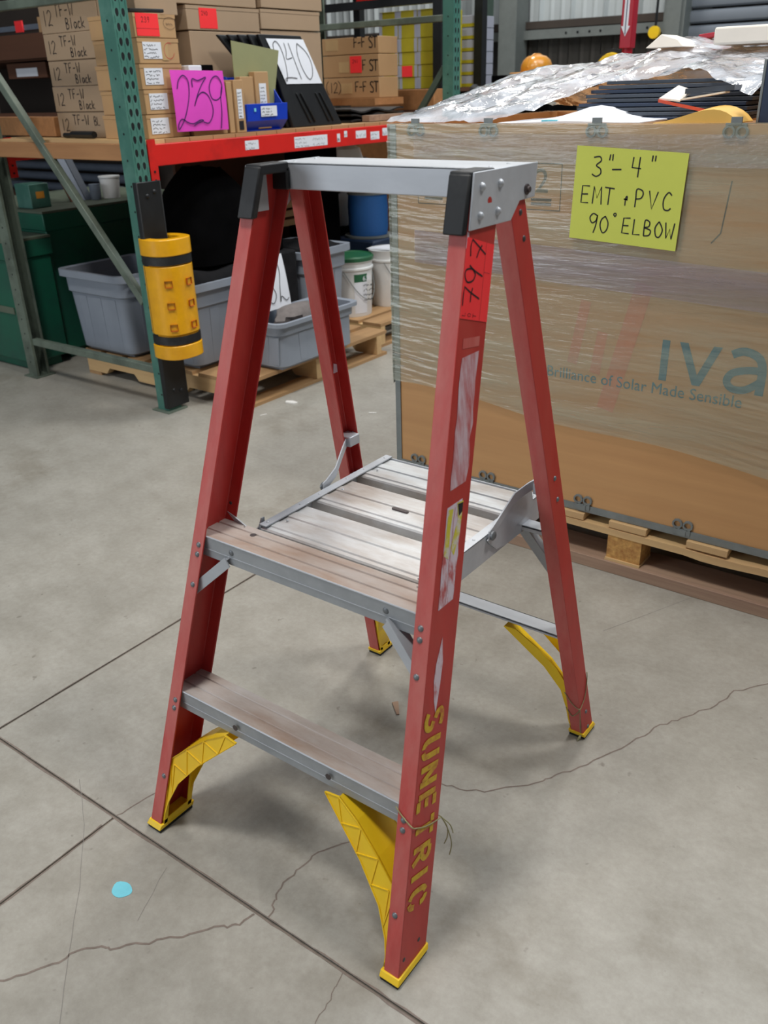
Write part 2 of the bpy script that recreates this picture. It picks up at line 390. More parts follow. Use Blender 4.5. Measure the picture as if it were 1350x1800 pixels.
# ============================================================ SETTING
# ---- floor: cast slabs with saw-cut joints
fl = MB().box(-14, 10, -5, 14, -.12, -.004).build('floor', 'concrete_joint', org=(0, 0, 0)); tag(fl, kind='structure')
g = .0026
def slab(x0, x1, y0, y1):
    mb = MB(); mb.box(x0+g, x1-g, y0+g, y1-g, -.004, 0)
    mb.build('slab', 'concrete', fl, bevel=.002)
slab(-.39, 4.2, -3.0, -.022); slab(-5, -.39, -3.0, -.022)
slab(-.845, 4.2, -.022, 14); slab(-14, -.845, -.022, 14); slab(-14, -5, -5, -.022); slab(4.2, 10, -5, 14); slab(-5, 4.2, -5, -3.0)
def crack(name, pts, wd, m='crack', jit=.004, lab=None):
    p = []
    for i in range(len(pts)-1):
        a, b = pts[i], pts[i+1]
        for k in range(4):
            t = k/4; p.append((a[0]+(b[0]-a[0])*t+random.uniform(-jit, jit), a[1]+(b[1]-a[1])*t+random.uniform(-jit, jit)))
    p.append(pts[-1]); mb = MB(); mb.ribbon(p, wd, (0, 0, 0), X, Y, Z, 0, th=.0004)
    o = mb.build(name, m, fl)
    if lab: o['label'] = lab
CR1 = 0
crack('crack', [(-.25, -.372), (-.224, -.345), (-.207, -.312), (-.191, -.269), (-.163, -.23), (-.142, -.225), (-.108, -.185), (-.072, -.15), (-.048, -.119), (-.015, -.081), (.011, -.057), (.014, -.028)], .0042)
crack('crack', [(.043, -.018), (.025, .013), (.015, .044), (.011, .089), (.015, .134), (.039, .185), (.07, .22)], .0034)
crack('crack', [(.02, .40), (.08, .44), (.14, .445), (.2, .47), (.27, .543), (.293, .579), (.321, .63), (.364, .713), (.404, .809), (.429, .885), (.463, .94), (.513, 1.029), (.53, 1.106), (.59, 1.18), (.66, 1.25)], .0034)
crack('crack', [(.218, -.026), (.228, -.057), (.235, -.095), (.243, -.14)], .0016)
crack('crack', [(-.39, -.02), (-.38, .03), (-.37, .1)], .003)
for pts_, wd_ in (([(-1.6, -.022), (-.8, -.022), (0, -.022), (.4, -.022), (.9, -.022)], .0085), ([(-.845, -.022), (-.845, .5), (-.845, 1.5)], .006), ([(-.39, -.45), (-.39, -.022)], .009)):
    dd = []
    for a, b in zip(pts_, pts_[1:]):
        for k in range(14): dd.append((a[0]+(b[0]-a[0])*k/14, a[1]+(b[1]-a[1])*k/14))
    for side in (-1, 1):
        mb = MB(); al = []
        for (x_, y_) in dd:
            e_ = wd_*.5*random.uniform(.15, 1)
            al.append((x_, y_, e_))
        hz = abs(pts_[0][1]-pts_[1][1]) < 1e-6; vs = []
        for x_, y_, e_ in al:
            vs += ([(x_, y_+side*.0024, .0003), (x_, y_+side*(.0026+e_), .0003)] if hz else [(x_+side*.0024, y_, .0003), (x_+side*(.0026+e_), y_, .0003)])
        mb.add(vs, [(2*q, 2*q+1, 2*q+3, 2*q+2) for q in range(len(al)-1)]); mb.build('joint_edge_wear', 'crack', fl)
crack('scratch', [(-.543, .003), (-.424, -.073), (-.299, -.175), (-.193, -.276), (-.099, -.36)], .0011, 'scratch', .001)
crack('scratch', [(-.2, -.05), (-.15, -.16)], .0009, 'scratch', .001)
crack('scratch', [(.164, 1.171), (.438, 1.76)], .0012, 'scratch', .001)
mb = MB(); mb.loft([[(-.229+.021*math.cos(a)*(1+.1*math.sin(3*a)), -.133+.017*math.sin(a), z) for a in [2*math.pi*k/18 for k in range(18)]] for z in (.0002, .0009)])
mb.build('paint_spot', 'paint_blue', fl)['label'] = 'light blue paint spot'
# ---- far wall: corrugated sheets, girts, columns, roller door
WY = 8.0
wb = MB().box(-14, 10, WY+.08, WY+.2, -.1, 5.4).build('wall_back', 'wall_dark', org=(0, WY, 0)); tag(wb, kind='structure')
def corr(x0, x1, z0, z1, m):
    n = 12; p = []
    for i in range(n+1):
        x = x0+(x1-x0)*i/n; t = i/n
        d = .035 if (t < .08 or t > .92) else (.012 if i in (4, 8) else 0)
        p.append((x, WY+.05-d))
    vs = [(x, y, z) for z in (z0, z1) for x, y in p]; k = len(p)
    MB().add(vs, [(i, i+1, k+i+1, k+i) for i in range(k-1)]).build('wall_sheet', m, wb, smooth=False)
x = -8.0
while x < -2.3:
    corr(x, x+.335, 1.86, 5.2, 'corrugated'); corr(x, x+.335, -.05, 1.75, 'corrugated_dark'); x += .335
mb = MB(); mb.box(-8, -2.28, WY-.09, WY-.03, 1.72, 1.80)
for q in (-3.3, -3.18, -3.06, -2.95, -2.62, -2.5): mb.lathe([(0, -.004), (.012, -.002), (.012, .006)], (q, WY-.09, 1.76), 8, 1, 'y')
mb.build('girt', ['column_grey', 'black_steel'], wb)
mb = MB(); mb.box(-8, -2.28, WY-.06, WY+.02, 1.81, 1.875); mb.build('girt', 'wall_dark', wb)['label'] = 'dark upper girt'
mb = MB(); mb.box(-3.88, -3.75, WY-.3, WY-.02, 0, 5.2); mb.box(-3.91, -3.72, WY-.31, WY-.29, 0, 5.2); tag(mb.build('trim_1', 'column_grey'), kind='structure')
mb = MB(); mb.box(-2.31, -2.16, WY-.22, WY-.02, 0, 5.2); mb.box(-2.16, -2.13, WY-.2, WY-.02, 0, 5.2); tag(mb.build('trim_2', 'column_grey'), kind='structure')
dr = empty('door_1', (-1.0, WY-.05, 0), None, None); tag(dr, kind='structure')
for k in range(34):
    z0 = k*.118
    MB().prism([(0, 0), (.0, .104), (.022, .09), (.03, .052), (.022, .014)], (-2.13, WY-.03, z0), -Y, Z, X*2.6).build('slat', 'door_steel', dr)
mb = MB(); mb.box(.47, .62, WY-.2, WY-.02, 0, 5.2); tag(mb.build('trim_3', 'column_grey'), kind='structure')
# left boundary of the warehouse
wl = MB().box(-9.2, -9.1, -5, WY+.1, -.1, 5.4).build('wall_left', 'wall_dark'); tag(wl, kind='structure')

# ============================================================ THE LADDER
WF, WT, YT, H = .3108, .2163, .3595, 1.2321
LD = empty('platform_ladder', (0, .4, 0), 'red fibreglass platform ladder with aluminium steps and yellow feet, standing in front', 'ladder')
FWD, DEP, TH = .030, .082, .0035
def fx(z): return WF+(WT-WF)*z/H
def fy(z): return .004+(YT-.004)*z/H
def rx(z): return .3041+(.2163-.3041)*z/H
def ry(z): return .743+(.449-.743)*z/H
RD = .05
def rail(sx, z0, z1, xf, yf, dep, name='rail', m='red_fibreglass'):
    def sec(z):
        x, y = xf(z), yf(z)
        pts = [(x, y), (x, y+dep), (x-FWD, y+dep), (x-FWD, y+dep-TH), (x-TH-.001, y+dep-TH-.002), (x-TH-.001, y+TH+.002), (x-FWD, y+TH), (x-FWD, y)]
        return [(sx*a, b, z) for a, b in pts]
    mb = MB(); mb.loft([sec(z0), sec((z0+z1)/2), sec(z1)])
    for f in range(len(mb.f)):
        if f % 8 == 7 and f < 16: mb.m[f] = 1
    return mb.build(name, [m, 'red_fibreglass_worn'], LD, bevel=.0012)
rails = {}
for sx in (-1, 1):
    rails[sx] = rail(sx, .006, 1.222, fx, fy, DEP, 'front_rail')
    rails[sx*2] = rail(sx, .006, 1.195, rx, ry, RD, 'rear_rail')
wn = lambda sx: Vector((sx, 0, (WF-WT)/H)).normalized()          # outward normal of a front web
fn = Vector((0, -1, (YT-.004)/H)).normalized()                     # outward normal of the front flanges
def wp(dep, z, e=0): return Vector((fx(z)+e, fy(z)+dep, z))        # point on right web
# rivets
def rivets(pts, nrm, r, h, m, name, par):
    mb = MB()
    for p in pts: mb.dome(p, nrm, r, h)
    return mb
for sx in (-1, 1):
    for z in (.593, .575, .517, .284, .267, .120):
        off = .024 if z not in (.284,) else .026
        mb = MB(); mb.dome((sx*(fx(z)-.018), fy(z), z), fn, .0055, .0028); mb.build('rivet', 'rivet', rails[sx])
for d, z in ((.055, .045), (.012, .042)):
    mb = MB(); mb.dome(wp(d, z), wn(1), .004, .0015); mb.build('rivet', 'rivet_dark', rails[1])
for z in (.687, .641, .07, .022):
    for sx in (-1, 1):
        mb = MB(); mb.dome((sx*rx(z), ry(z)+.026, z), wn(sx), .005, .003); mb.build('rivet', 'rivet', rails[sx*2])
for z in (1.165, 1.125):
    mb = MB(); mb.dome((rx(z), ry(z)+.03, z), wn(1), .005, .002); mb.build('rivet', 'rivet_dark', rails[2])
mb = MB(); mb.dome((-fx(.64)+.012, fy(.64)+DEP-TH, .64), -Y, .005, .002); mb.build('rivet', 'rivet_dark', rails[-1])

# steps
def step(z, x_half, y0, dep, name, wear):
    st = MB()
    hgt = .042; n = 0
    prof = [(0, -hgt), (0, 0), (.022, 0), (.0235, -.0022), (.0265, -.0022), (.028, 0), (.052, 0), (.0535, -.0022), (.0565, -.0022), (.058, 0),
            (dep, 0), (dep, -hgt*.8), (dep-.003, -hgt*.8), (dep-.003, -.0045), (.003, -.0045), (.003, -hgt+.003), (.012, -hgt+.003), (.012, -hgt)]
    a = [(-x_half, y0+p, z+q) for p, q in prof]; b = [(x_half, y0+p, z+q) for p, q in prof]
    st.loft([a, b])
    for f in range(1, 10): st.m[f] = 1
    o = st.build(name, ['aluminium_dull', wear], LD)
    mb = MB(); mb.tube([(-x_half, y0+.0005, z-.0005), (x_half, y0+.0005, z-.0005)], .0016, 6); mb.tube([(-x_half, y0-.0003, z-.026), (x_half, y0-.0003, z-.026)], .0007, 4)
    mb.build('edge_bead', 'aluminium', o)
    return o
s1 = step(.303, fx(.303)-.0045, fy(.303)+.0045, .074, 'step', 'tread')
s2 = step(.610, fx(.61)-.0045, fy(.61)+.0045, .074, 'step', 'tread')
for q in (-.113, .110): MB().lathe([(0, -.0002), (.006, -.0002), (.006, .001), (0, .001)], (q, fy(.286)+.0042, .286), 12, 0, 'y').build('hole', 'rivet_dark', s1)
for q in (-.172, .174): MB().dome((q, fy(.594)+.009, .594), -Y, .006, .002).build('rivet', 'rivet', s2)
MB().lathe([(0, 0), (.006, 0), (.006, .0006), (0, .0006)], (-.165, .236, .6101), 10).build('hole', 'rivet_dark', s2)
# diagonal straps under the platform step
for sx in (-1, 1):
    mb = MB(); mb.bar((sx*.178, fy(.56)+.012, .576), (sx*(fx(.51)-.012), fy(.51)+.008, .500), (0, .003, 0), (sx*.011, 0, .016)); mb.bar((sx*.178, fy(.56)+.026, .583), (sx*(fx(.51)-.006), fy(.51)+.022, .506), (0, .026, 0), (.0022*sx, 0, .003)); mb.build('diagonal_brace', 'aluminium', LD)
# platform: three corrugated slats between two riveted side rails
PX0, PX1 = -.196, .186
def slat(y0, y1, slot=False):
    z = .598; h = .024; prof = [(y0, z-h), (y0, z-.003), (y0+.003, z)]
    wdt = y1-y0; k = 4
    for i in range(k):
        a = y0+.012+(wdt-.024)*i/k; b = y0+.012+(wdt-.024)*(i+1)/k
        if i % 2 == 0: prof += [(a, z), (a+.002, z+.0025), (b-.002, z+.0025), (b, z)]
    prof += [(y1-.003, z), (y1, z-.003), (y1, z-h)]
    mb = MB(); n = len(prof)
    xs = [PX0+.004, PX1-.004]
    mb.loft([[(x, p, q) for p, q in prof]+[(x, y1-.004, z-h), (x, y1-.004, z-.006), (x, y0+.004, z-.006), (x, y0+.004, z-h)] for x in xs])
    o = mb.build('slat', 'tread_clean', PL)
    if slot:
        MB().rbox(-.030, .008, .482, .490, z-.0004, z+.0032, .003).build('slot', 'rivet_dark', o)
PL = MB()
for sx, xx in ((-1, PX0), (1, PX1)):
    xi = xx-sx*.018
    PL.box(min(xx, xi), max(xx, xi), .283, .692, .6015, .6045)
    PL.box(min(xx, xx-sx*.003), max(xx, xx-sx*.003), .283, .692, .550, .6040)
PL.box(PX0, PX1, .689, .692, .556, .600)
PL = PL.build('platform', 'aluminium', LD, bevel=.0006)
slat(.283, .405); slat(.432, .551, True); slat(.580, .688)
for sx, xx in ((-1, PX0+.009), (1, PX1-.009)):
    for yy in (.298, .392, .45, .54, .60, .675):
        MB().dome((xx, yy, .6045), Z, .0032, .0018, n=8).build('rivet', 'aluminium', PL)
for yy, m_ in ((.33, 1), (.50, 1), (.62, 1)):
    MB().dome((PX0+.03, yy, .6005), Z, .0028, .0014, n=8).build('rivet', 'aluminium', PL)
# folding links between platform and rear rails
for sx, xx in ((-1, PX0-.006), (1, PX1+.005)):
    def strap(pts, hgt):
        m_ = MB(); m_.loft([[(sx*a-.0015, b, c-hgt/2), (sx*a+.0015, b, c-hgt/2), (sx*a+.0015, b, c+hgt/2), (sx*a-.0015, b, c+hgt/2)] for a, b, c in pts]); return m_
    ax = abs(xx)
    P = [(ax, .480, .603), (ax, .492, .607), (ax+.002, .525, .622), (ax+.012, .560, .648), (ax+.030, .600, .660), (ax+.036, .640, .664)] if sx < 0 else \
        [(ax, .480, .603), (ax, .492, .607), (ax+.001, .525, .624), (ax+.004, .565, .648), (ax+.010, .610, .654), (ax+.024, .640, .662)]
    strap(P, .020).build('folding_link', 'aluminium', LD, bevel=.0005)
    if sx > 0:
        m_ = MB(); m_.prism([(.478, .594), (.492, .600), (.525, .616), (.565, .640), (.64, .65), (.655, .60), (.62, .585), (.585, .580), (.55, .555), (.512, .562), (.488, .582)], (xx-.0035, 0, 0), Y, Z, X*.003); m_.build('gusset_plate', 'aluminium', LD, bevel=.0005)
    MB().lathe([(0, 0), (.009, 0), (.009, .004), (.006, .006), (0, .006)], (xx+sx*.002 if sx > 0 else xx-.008, .488, .602), 12, 0, 'x').build('pivot_bolt', 'rivet', LD)
    q0, q1 = sorted((sx*(rx(.66)-.040), sx*(rx(.66)-.006)))
    MB().box(q0, q1, ry(.66)+.008, ry(.66)+.042, .650, .672).build('rail_bracket', 'aluminium', LD, bevel=.002)
    # front hook of the side rail
    mb = MB(); p = [(.255, .565), (.25, .612), (.262, .598), (.275, .590), (.288, .596), (.296, .61), (.303, .61), (.303, .565)]
    mb.prism(p, (xx-sx*.002, 0, 0), Y, Z, X*.003*sx); mb.bar((xx, .256, .585), (sx*(fx(.6)-.01), fy(.6)+DEP+.003, .60), (0, .003, 0), (0, 0, .05)); mb.build('front_hook', 'aluminium_dull', LD)
# rear cross members
mb = MB(); zr = .297
xr = rx(zr)-.008; mb.box(-xr, xr, ry(zr)+.0045, ry(zr)+.0455, zr-.003, zr); mb.box(-xr, xr, ry(zr)+.0045, ry(zr)+.0075, zr-.007, zr); mb.box(-xr, xr, ry(zr)+.0425, ry(zr)+.0455, zr-.015, zr)
mb.build('rear_crossbar', 'aluminium', LD, bevel=.0006)
zr = .565; mb = MB()
xr = rx(zr)-.008; mb.box(-xr, xr, ry(zr)+.010, ry(zr)+.042, zr-.003, zr); mb.box(-xr, xr, ry(zr)+.010, ry(zr)+.013, zr-.010, zr); mb.build('rear_crossbar', 'aluminium', LD, bevel=.0006)
for sx in (-1, 1):
    mb = MB(); mb.bar((sx*(rx(.56)-.075), ry(.56)+.012, .553), (sx*(rx(.48)-.012), ry(.48)+.014, .455), (0, .003, 0), (sx*.014, 0, .014)); mb.bar((sx*(rx(.56)-.075), ry(.56)+.024, .56), (sx*(rx(.48)-.012), ry(.48)+.026, .462), (0, .024, 0), (sx*.002, 0, .002)); mb.build('diagonal_brace', 'aluminium_dull', LD)
# top: side plates, crossbar, black caps
ZT, ZB = 1.233, 1.158
for sx in (-1, 1):
    def tp(dep, z, e=0): return Vector((sx*(fx(z)+.0012+e), fy(z)+dep, z))
    pts = [(-.002, ZT), (.187, ZT), (.188, 1.184), (.14, 1.183), (.118, ZB), (.0, ZB)]
    mb = MB(); a = [tp(d, z) for d, z in pts]; b = [tp(d, z, .003) for d, z in pts]; mb.loft([a, b])
    pl = mb.build('top_plate', 'aluminium', LD, bevel=.0008)
    for d, z in ((.022, 1.213), (.074, 1.213), (.024, 1.175), (.074, 1.176)):
        MB().dome(tp(d, z, .003), wn(sx), .0062, .0055).build('rivet', 'aluminium', pl)
    MB().lathe([(0, 0), (.008, 0), (.008, .003), (.0045, .004), (.0045, .007), (0, .007)], tp(.158, 1.197, .002 if sx > 0 else .010), 12, 0, 'x').build('pivot_bolt', 'rivet_dark', pl)
    MB().lathe([(.0, 0), (.0058, 0), (.0058, .0006), (0, .0006)], tp(.048, 1.192, .0026 if sx > 0 else .0036), 14, 0, 'x').build('hole', 'red_fibreglass', pl)['label'] = 'round hole showing the red rail behind'
    # inner backing plate
    mb = MB(); xi = fx(1.19)-.0075
    mb.prism([(.006, 1.158), (.05, 1.158), (.05, 1.226), (.006, 1.226)], (sx*xi, fy(1.19), 0), Y, Z, X*.002*sx); mb.build('inner_plate', 'aluminium_dull', LD)
    # rubber cap
    mb = MB(); x0, x1 = sorted((sx*(WT-.0345), sx*(WT+.0005)))
    xo = .0045 if sx > 0 else -.0045
    a = [(x0+xo, fy(1.155)-.010, 1.152), (x1+xo, fy(1.155)-.010, 1.152), (x1+xo, fy(1.155)+.004, 1.152), (x0+xo, fy(1.155)+.004, 1.152)]
    b = [(x0, fy(1.2321)-.008, 1.231), (x1, fy(1.2321)-.008, 1.231), (x1, fy(1.2321)+.006, 1.231), (x0, fy(1.2321)+.006, 1.231)]
    mb.loft([a, b])
    a = [(x0, fy(1.2321)-.008, 1.218), (x1, fy(1.2321)-.008, 1.218), (x1, fy(1.2321)-.006, 1.2345), (x0, fy(1.2321)-.006, 1.2345)]
    mb.loft([a, [(p[0], .422, p[2]) for p in a]])
    mb.box(x0, x1, .414, .424, 1.19, 1.226)
    mb.build('rubber_cap', 'black_rubber', LD, bevel=.0025)
mb = MB(); xb = WT-.002
mb.box(-xb, xb, .424, .545, 1.2285, 1.2325); mb.box(-xb, xb, .424, .428, 1.190, 1.2325); mb.box(-xb, xb, .541, .545, 1.20, 1.2325)
mb.build('top_crossbar', 'aluminium', LD, bevel=.0015)
for sx in (-1, 1):
    for d in (.45, .505): MB().dome((sx*.192, d, 1.2325), Z, .0035, .002, n=8).build('rivet', 'aluminium', LD)
# feet and braces
def foot(sx, xf, yf, dep, rear):
    mb = MB(); f = MB()
    def ring(z, e): 
        x, y = xf(z)+e, yf(z)-e; xi = xf(z)-.0335-e*.6; yb = yf(z)+dep+e
        return [(sx*x, y), (sx*x, yb), (sx*xi, yb), (sx*xi, y)]
    a, b = ring(0, .004), ring(.018, .0028); pad = ring(0, .002)
    mb.loft([[(p[0], p[1], .007) for p in a], [(p[0], p[1], .017) for p in b]])
    # inner lining of the channel with a window
    xi = xf(.03)-.030
    y0, y1 = yf(.03)+.004, yf(.03)+dep-.004
    for (ya, yb, za, zb) in ((y0, y0+.010, .015, .105), (y1-.012, y1, .015, .115), (y0, y1, .015, .026), (y0, y1, .088, .105)):
        p = [(ya+(yf(za)-yf(.03)), za), (yb+(yf(za)-yf(.03)), za), (yb+(yf(zb)-yf(.03)), zb), (ya+(yf(zb)-yf(.03)), zb)]
        mb.prism(p, (sx*xi, 0, 0), Y, Z, -X*.004*sx)
    o = mb.build('foot', 'yellow_plastic', LD, bevel=.0012)
    MB().loft([[(p[0], p[1], 0) for p in pad], [(p[0], p[1], .008) for p in pad]]).build('rubber_pad', 'black_rubber', o)
foot(-1, fx, fy, DEP, 0); foot(1, fx, fy, DEP, 0); foot(-1, rx, ry, RD, 1); foot(1, rx, ry, RD, 1)
def fbrace(sx):
    lo = [(.279, .022), (.270, .065), (.248, .115), (.20, .172), (.107, .257)]
    hi = [(.137, .2605), (.18, .236), (.232, .195), (.2735, .157)]
    mb = MB(); yy = lambda z: fy(z)+.0055
    P = lo+hi
    mb.loft([[(sx*a, yy(b), b) for a, b in P], [(sx*a, yy(b)+.003, b) for a, b in P]])
    mb.loft([[(sx*a, yy(b)+.066, b) for a, b in P], [(sx*a, yy(b)+.069, b) for a, b in P]])
    for i in range(len(hi)-1):
        (a, b), (c, d) = hi[i], hi[i+1]
        mb.add([(sx*a, yy(b), b), (sx*c, yy(d), d), (sx*c, yy(d)+.069, d), (sx*a, yy(b)+.069, b), (sx*a, yy(b), b-.003), (sx*c, yy(d), d-.003), (sx*c, yy(d)+.069, d-.003), (sx*a, yy(b)+.069, b-.003)],
               [(0, 1, 2, 3), (7, 6, 5, 4), (0, 4, 5, 1), (2, 6, 7, 3), (1, 5, 6, 2), (0, 3, 7, 4)])
    o = mb.build('foot_brace', 'yellow_plastic', LD)
    r = MB()
    def rib(p, q): r.bar((sx*p[0], yy(p[1])-.0006, p[1]), (sx*q[0], yy(q[1])-.0006, q[1]), (0, .002, 0), (0, 0, .0022) if abs(p[0]-q[0]) > abs(p[1]-q[1]) else (.0022, 0, 0))
    pts = lo+hi+[lo[0]]
    for i in range(len(pts)-1): rib(pts[i], pts[i+1])
    zz = [(.272, .145), (.262, .085), (.262, .15), (.226, .143), (.232, .192), (.188, .182), (.19, .228), (.15, .219), (.137, .258)]
    for i in range(len(zz)-1): rib(zz[i], zz[i+1])
    r.build('rib', 'yellow_plastic', o)
    b = MB(); yb = fy(.13)+.02
fbrace(-1); fbrace(1)
for sx in (-1, 1):
    lo = [(.268, .03), (.262, .085), (.252, .135), (.215, .19), (.122, .272)]; hi = [(.150, .274), (.2, .240), (.245, .196), (.264, .16)]
    yy = lambda z: ry(z)+.004
    mb = MB(); mb.loft([[(sx*a, yy(b), b) for a, b in lo+hi], [(sx*a, yy(b)+.003, b) for a, b in lo+hi]])
    lo2 = [(.264, .15), (.245, .2), (.2, .25), (.175, .274)]; hi2 = [(.197, .274), (.24, .245), (.266, .205)]
    mb.loft([[(sx*a, yy(b)+.040, b) for a, b in lo2+hi2], [(sx*a, yy(b)+.043, b) for a, b in lo2+hi2]])
    for i in range(len(lo)-1):
        (a, b), (c, d) = lo[i], lo[i+1]
        mb.bar((sx*a, yy(b)+.018, b), (sx*c, yy(d)+.018, d), (0, .036, 0), (.002, 0, .003))
    mb.build('foot_brace', 'yellow_plastic', LD)
# ---- stickers, stencil and glue marks on the right front rail
W = wn(1); RU = Vector((fx(1)-fx(0), fy(1)-fy(0), 1)).normalized()     # up along the rail
RV = W.cross(RU)*-1                                                     # towards the front edge
if RV.y > 0: RV = -RV
def on_web(mb, mi=0): pass
e1 = .0006
mb = MB(); o_ = wp(.080, 1.022, .0004)
sheet(mb, o_, RU, RV, W, .112, .076, .0005)
o2 = o_+W*.0006
def ww(poly, wd): mb.ribbon(smooth_pts([(x*.112, y*.076) for x, y in poly], 4), wd, o2, RU, RV, W, 1)
for st in ([(.16, .97), (.30, .97), (.395, .95), (.34, .72), (.28, .38)], [(.22, .70), (.31, .70), (.40, .66)],
           [(.78, .84), (.90, .86), (.99, .82), (.92, .55), (.85, .30)], [(.78, .62), (.87, .56), (.95, .46)]):
    mb.ribbon([(x*.112, y*.076) for x, y in st], .0025, o2, RU, RV, W, 1)
ww([(.57, .60), (.63, .72), (.61, .93), (.54, .98), (.46, .88), (.49, .68), (.57, .60)], .0025)
ww([(.67, .84), (.62, .66), (.57, .34)], .0025)
for k, ch in enumerate('LOT'):
    g_ = G[ch]
    for st in g_[1:]: mb.ribbon([((.03+a*.09)*.112, (.84-k*.20+b*.12)*.076) for a, b in st], .0007, o2, RU, RV, W, 1)
mb.ribbon([(.0, .30*.076), (.112, .30*.076)], .0004, o2, RU, RV, W, 1)
mb.ribbon([(.07, .30*.076), (.07, .08*.076)], .0004, o2, RU, RV, W, 1)
mb.build('lot_tag', ['sticker_orange', 'ink'], rails[1])['label'] = 'fluorescent orange lot tag numbered 797'
def patch(name, outl, m, lab, e=.0003):
    """flat mark on the web; outline in (dep, z)"""
    mb = MB(); a = [wp(d, z)+W*e for d, z in outl]; b = [p+W*.0002 for p in a]; mb.loft([a, b]); o = mb.build(name, m, rails[1]); o['label'] = lab; return o
def jag(x0, x1, z0, z1, n=9, j=.004):
    p = [(x0+random.uniform(-j, j)*.5, z0+(z1-z0)*i/n) for i in range(n+1)]+[(x1+random.uniform(-j, j), z1-(z1-z0)*i/n) for i in range(n+1)]
    return p
patch('tape_residue', [(.016, .998), (.064, .992), (.064, 1.006), (.016, 1.012)], 'red_fibreglass_worn', 'dull square of old adhesive')
patch('glue_mark', jag(.018, .066, .796, .985), 'white_glue_thin', 'scraped white remains of a long label')
patch('torn_label', jag(.016, .060, .618, .772, 9, .002), 'white_glue', 'torn white remains of a warning label')
patch('torn_label', [(.018, .700), (.032, .69), (.030, .735), (.034, .765), (.02, .768)], 'label_yellow', 'torn yellow and black scrap of a warning label', .0006)
patch('torn_label', [(.036, .705), (.048, .69), (.060, .72), (.062, .768), (.044, .77), (.05, .745)], 'label_yellow', 'torn yellow and black scrap of a warning label', .0006)
patch('torn_label', [(.046, .768), (.061, .766), (.061, .752), (.052, .748)], 'ink', 'black corner of the warning label', .0009)
mb = MB(); mb.ribbon([(0, 0), (.002, .03), (-.001, .06), (.002, .09), (.001, .13), (.003, .15)], .0007, wp(.036, .622)+W*.0006, Y, RU, W, 0); mb.build('tear_line', 'red_fibreglass', rails[1])
patch('glue_mark', [(.038, .446), (.030, .47), (.024, .505), (.026, .53), (.033, .55), (.038, .568), (.041, .55), (.046, .525), (.044, .49), (.041, .465)], 'white_glue', 'white leaf-shaped scar where a label was')
patch('rail_chip', [(-.0, 1.135), (.006, 1.14), (.005, 1.155), (0, 1.157)], 'white_glue', 'white chip below the top plate')
st = {
 'S': [[(.50, .86), (.30, .93), (.12, .84), (.16, .64), (.28, .56)], [(.34, .46), (.5, .36), (.46, .14), (.28, .07), (.1, .16)]],
 'U': [[(.12, .95), (.12, .3), (.2, .1), (.27, .07)], [(.36, .07), (.46, .12), (.5, .3), (.5, .95)]],
 'N': [[(.12, .05), (.12, .95)], [(.16, .86), (.44, .16)], [(.5, .05), (.5, .95)]],
 'E': [[(.12, .05), (.12, .95)], [(.22, .93), (.5, .93)], [(.22, .5), (.46, .5)], [(.22, .07), (.5, .07)]],
 'T': [[(.06, .93), (.26, .93)], [(.36, .93), (.56, .93)], [(.31, .9), (.31, .05)]],
 'R': [[(.12, .05), (.12, .95)], [(.2, .93), (.4, .9), (.48, .72), (.38, .54), (.2, .52)], [(.3, .45), (.5, .05)]],
 'I': [[(.31, .05), (.31, .95)]],
 'C': [[(.52, .66), (.5, .82), (.42, .92), (.36, .94)], [(.27, .93), (.15, .8), (.12, .5), (.15, .2), (.27, .07)], [(.36, .06), (.44, .1), (.5, .2), (.52, .34)]],
}
mb = MB(); zc = .462
for ch in 'SUNETRIC':
    adv = {'I': .030}.get(ch, .0452)
    for s_ in st[ch]:
        p = [((x-(.18 if ch == 'I' else .04))*.068, y*.054) for x, y in s_]
        if ch in 'SUC' or (ch == 'R' and len(s_) > 3): p = smooth_pts(p, 4)
        mb.ribbon(p, .0108, wp(.008, zc)+W*.0006, -RU, -RV, W, 0, th=.0002)
    zc -= adv
mb.build('stencilled_name', 'stencil_yellow', rails[1])['label'] = 'yellow stencilled letters SUNETRIC'
MB().loft([[(-rx(.86)+.002, ry(.86)+.032, .862), (-rx(.86)+.002, ry(.86)+.044, .862), (-rx(.87)+.003, ry(.87)+.045, .877), (-rx(.87)+.003, ry(.87)+.036, .878)][i:i+1]*1 for i in range(0)] or [[(-rx(.82)+.0055, ry(.82)+.030, .815), (-rx(.82)+.0055, ry(.82)+.044, .815), (-rx(.83)+.0055, ry(.83)+.044, .832), (-rx(.83)+.0055, ry(.83)+.034, .836)], [(-rx(.82)+.006, ry(.82)+.030, .815), (-rx(.82)+.006, ry(.82)+.044, .815), (-rx(.83)+.006, ry(.83)+.044, .832), (-rx(.83)+.006, ry(.83)+.034, .836)]]).build('paint_chip', 'white_glue', rails[-2])

# twine ties
def smooth3(p, k=5):
    a = smooth_pts([(q[0], q[1]) for q in p], k); b = smooth_pts([(q[2], 0) for q in p], k)
    return [(a[i][0], a[i][1], b[i][0]) for i in range(len(a))]
def fpt(u, z): return Vector((fx(z)-u, fy(z)-.002, z))
t = [fpt(.034, .302), fpt(.024, .294), fpt(.012, .287), wp(-.002, .281)+W*.002, wp(.012, .272)+W*.0025, wp(.035, .259)+W*.002, wp(.06, .249)+W*.002, wp(.086, .242)+W*.002]
mb = MB(); mb.tube(smooth3([tuple(p) for p in t]), .0011, 6)
k0 = wp(.088, .242)+W*.002
for dx, dy, dz, wv in ((.006, .01, -.07, .006), (.004, .022, -.05, -.006), (.012, .014, -.095, .004)):
    mb.tube(smooth3([tuple(k0), tuple(k0+Vector((dx*.4+wv, dy*.5, dz*.3))), tuple(k0+Vector((dx, dy, dz*.7))), tuple(k0+Vector((dx-wv, dy, dz)))]), .001, 5)
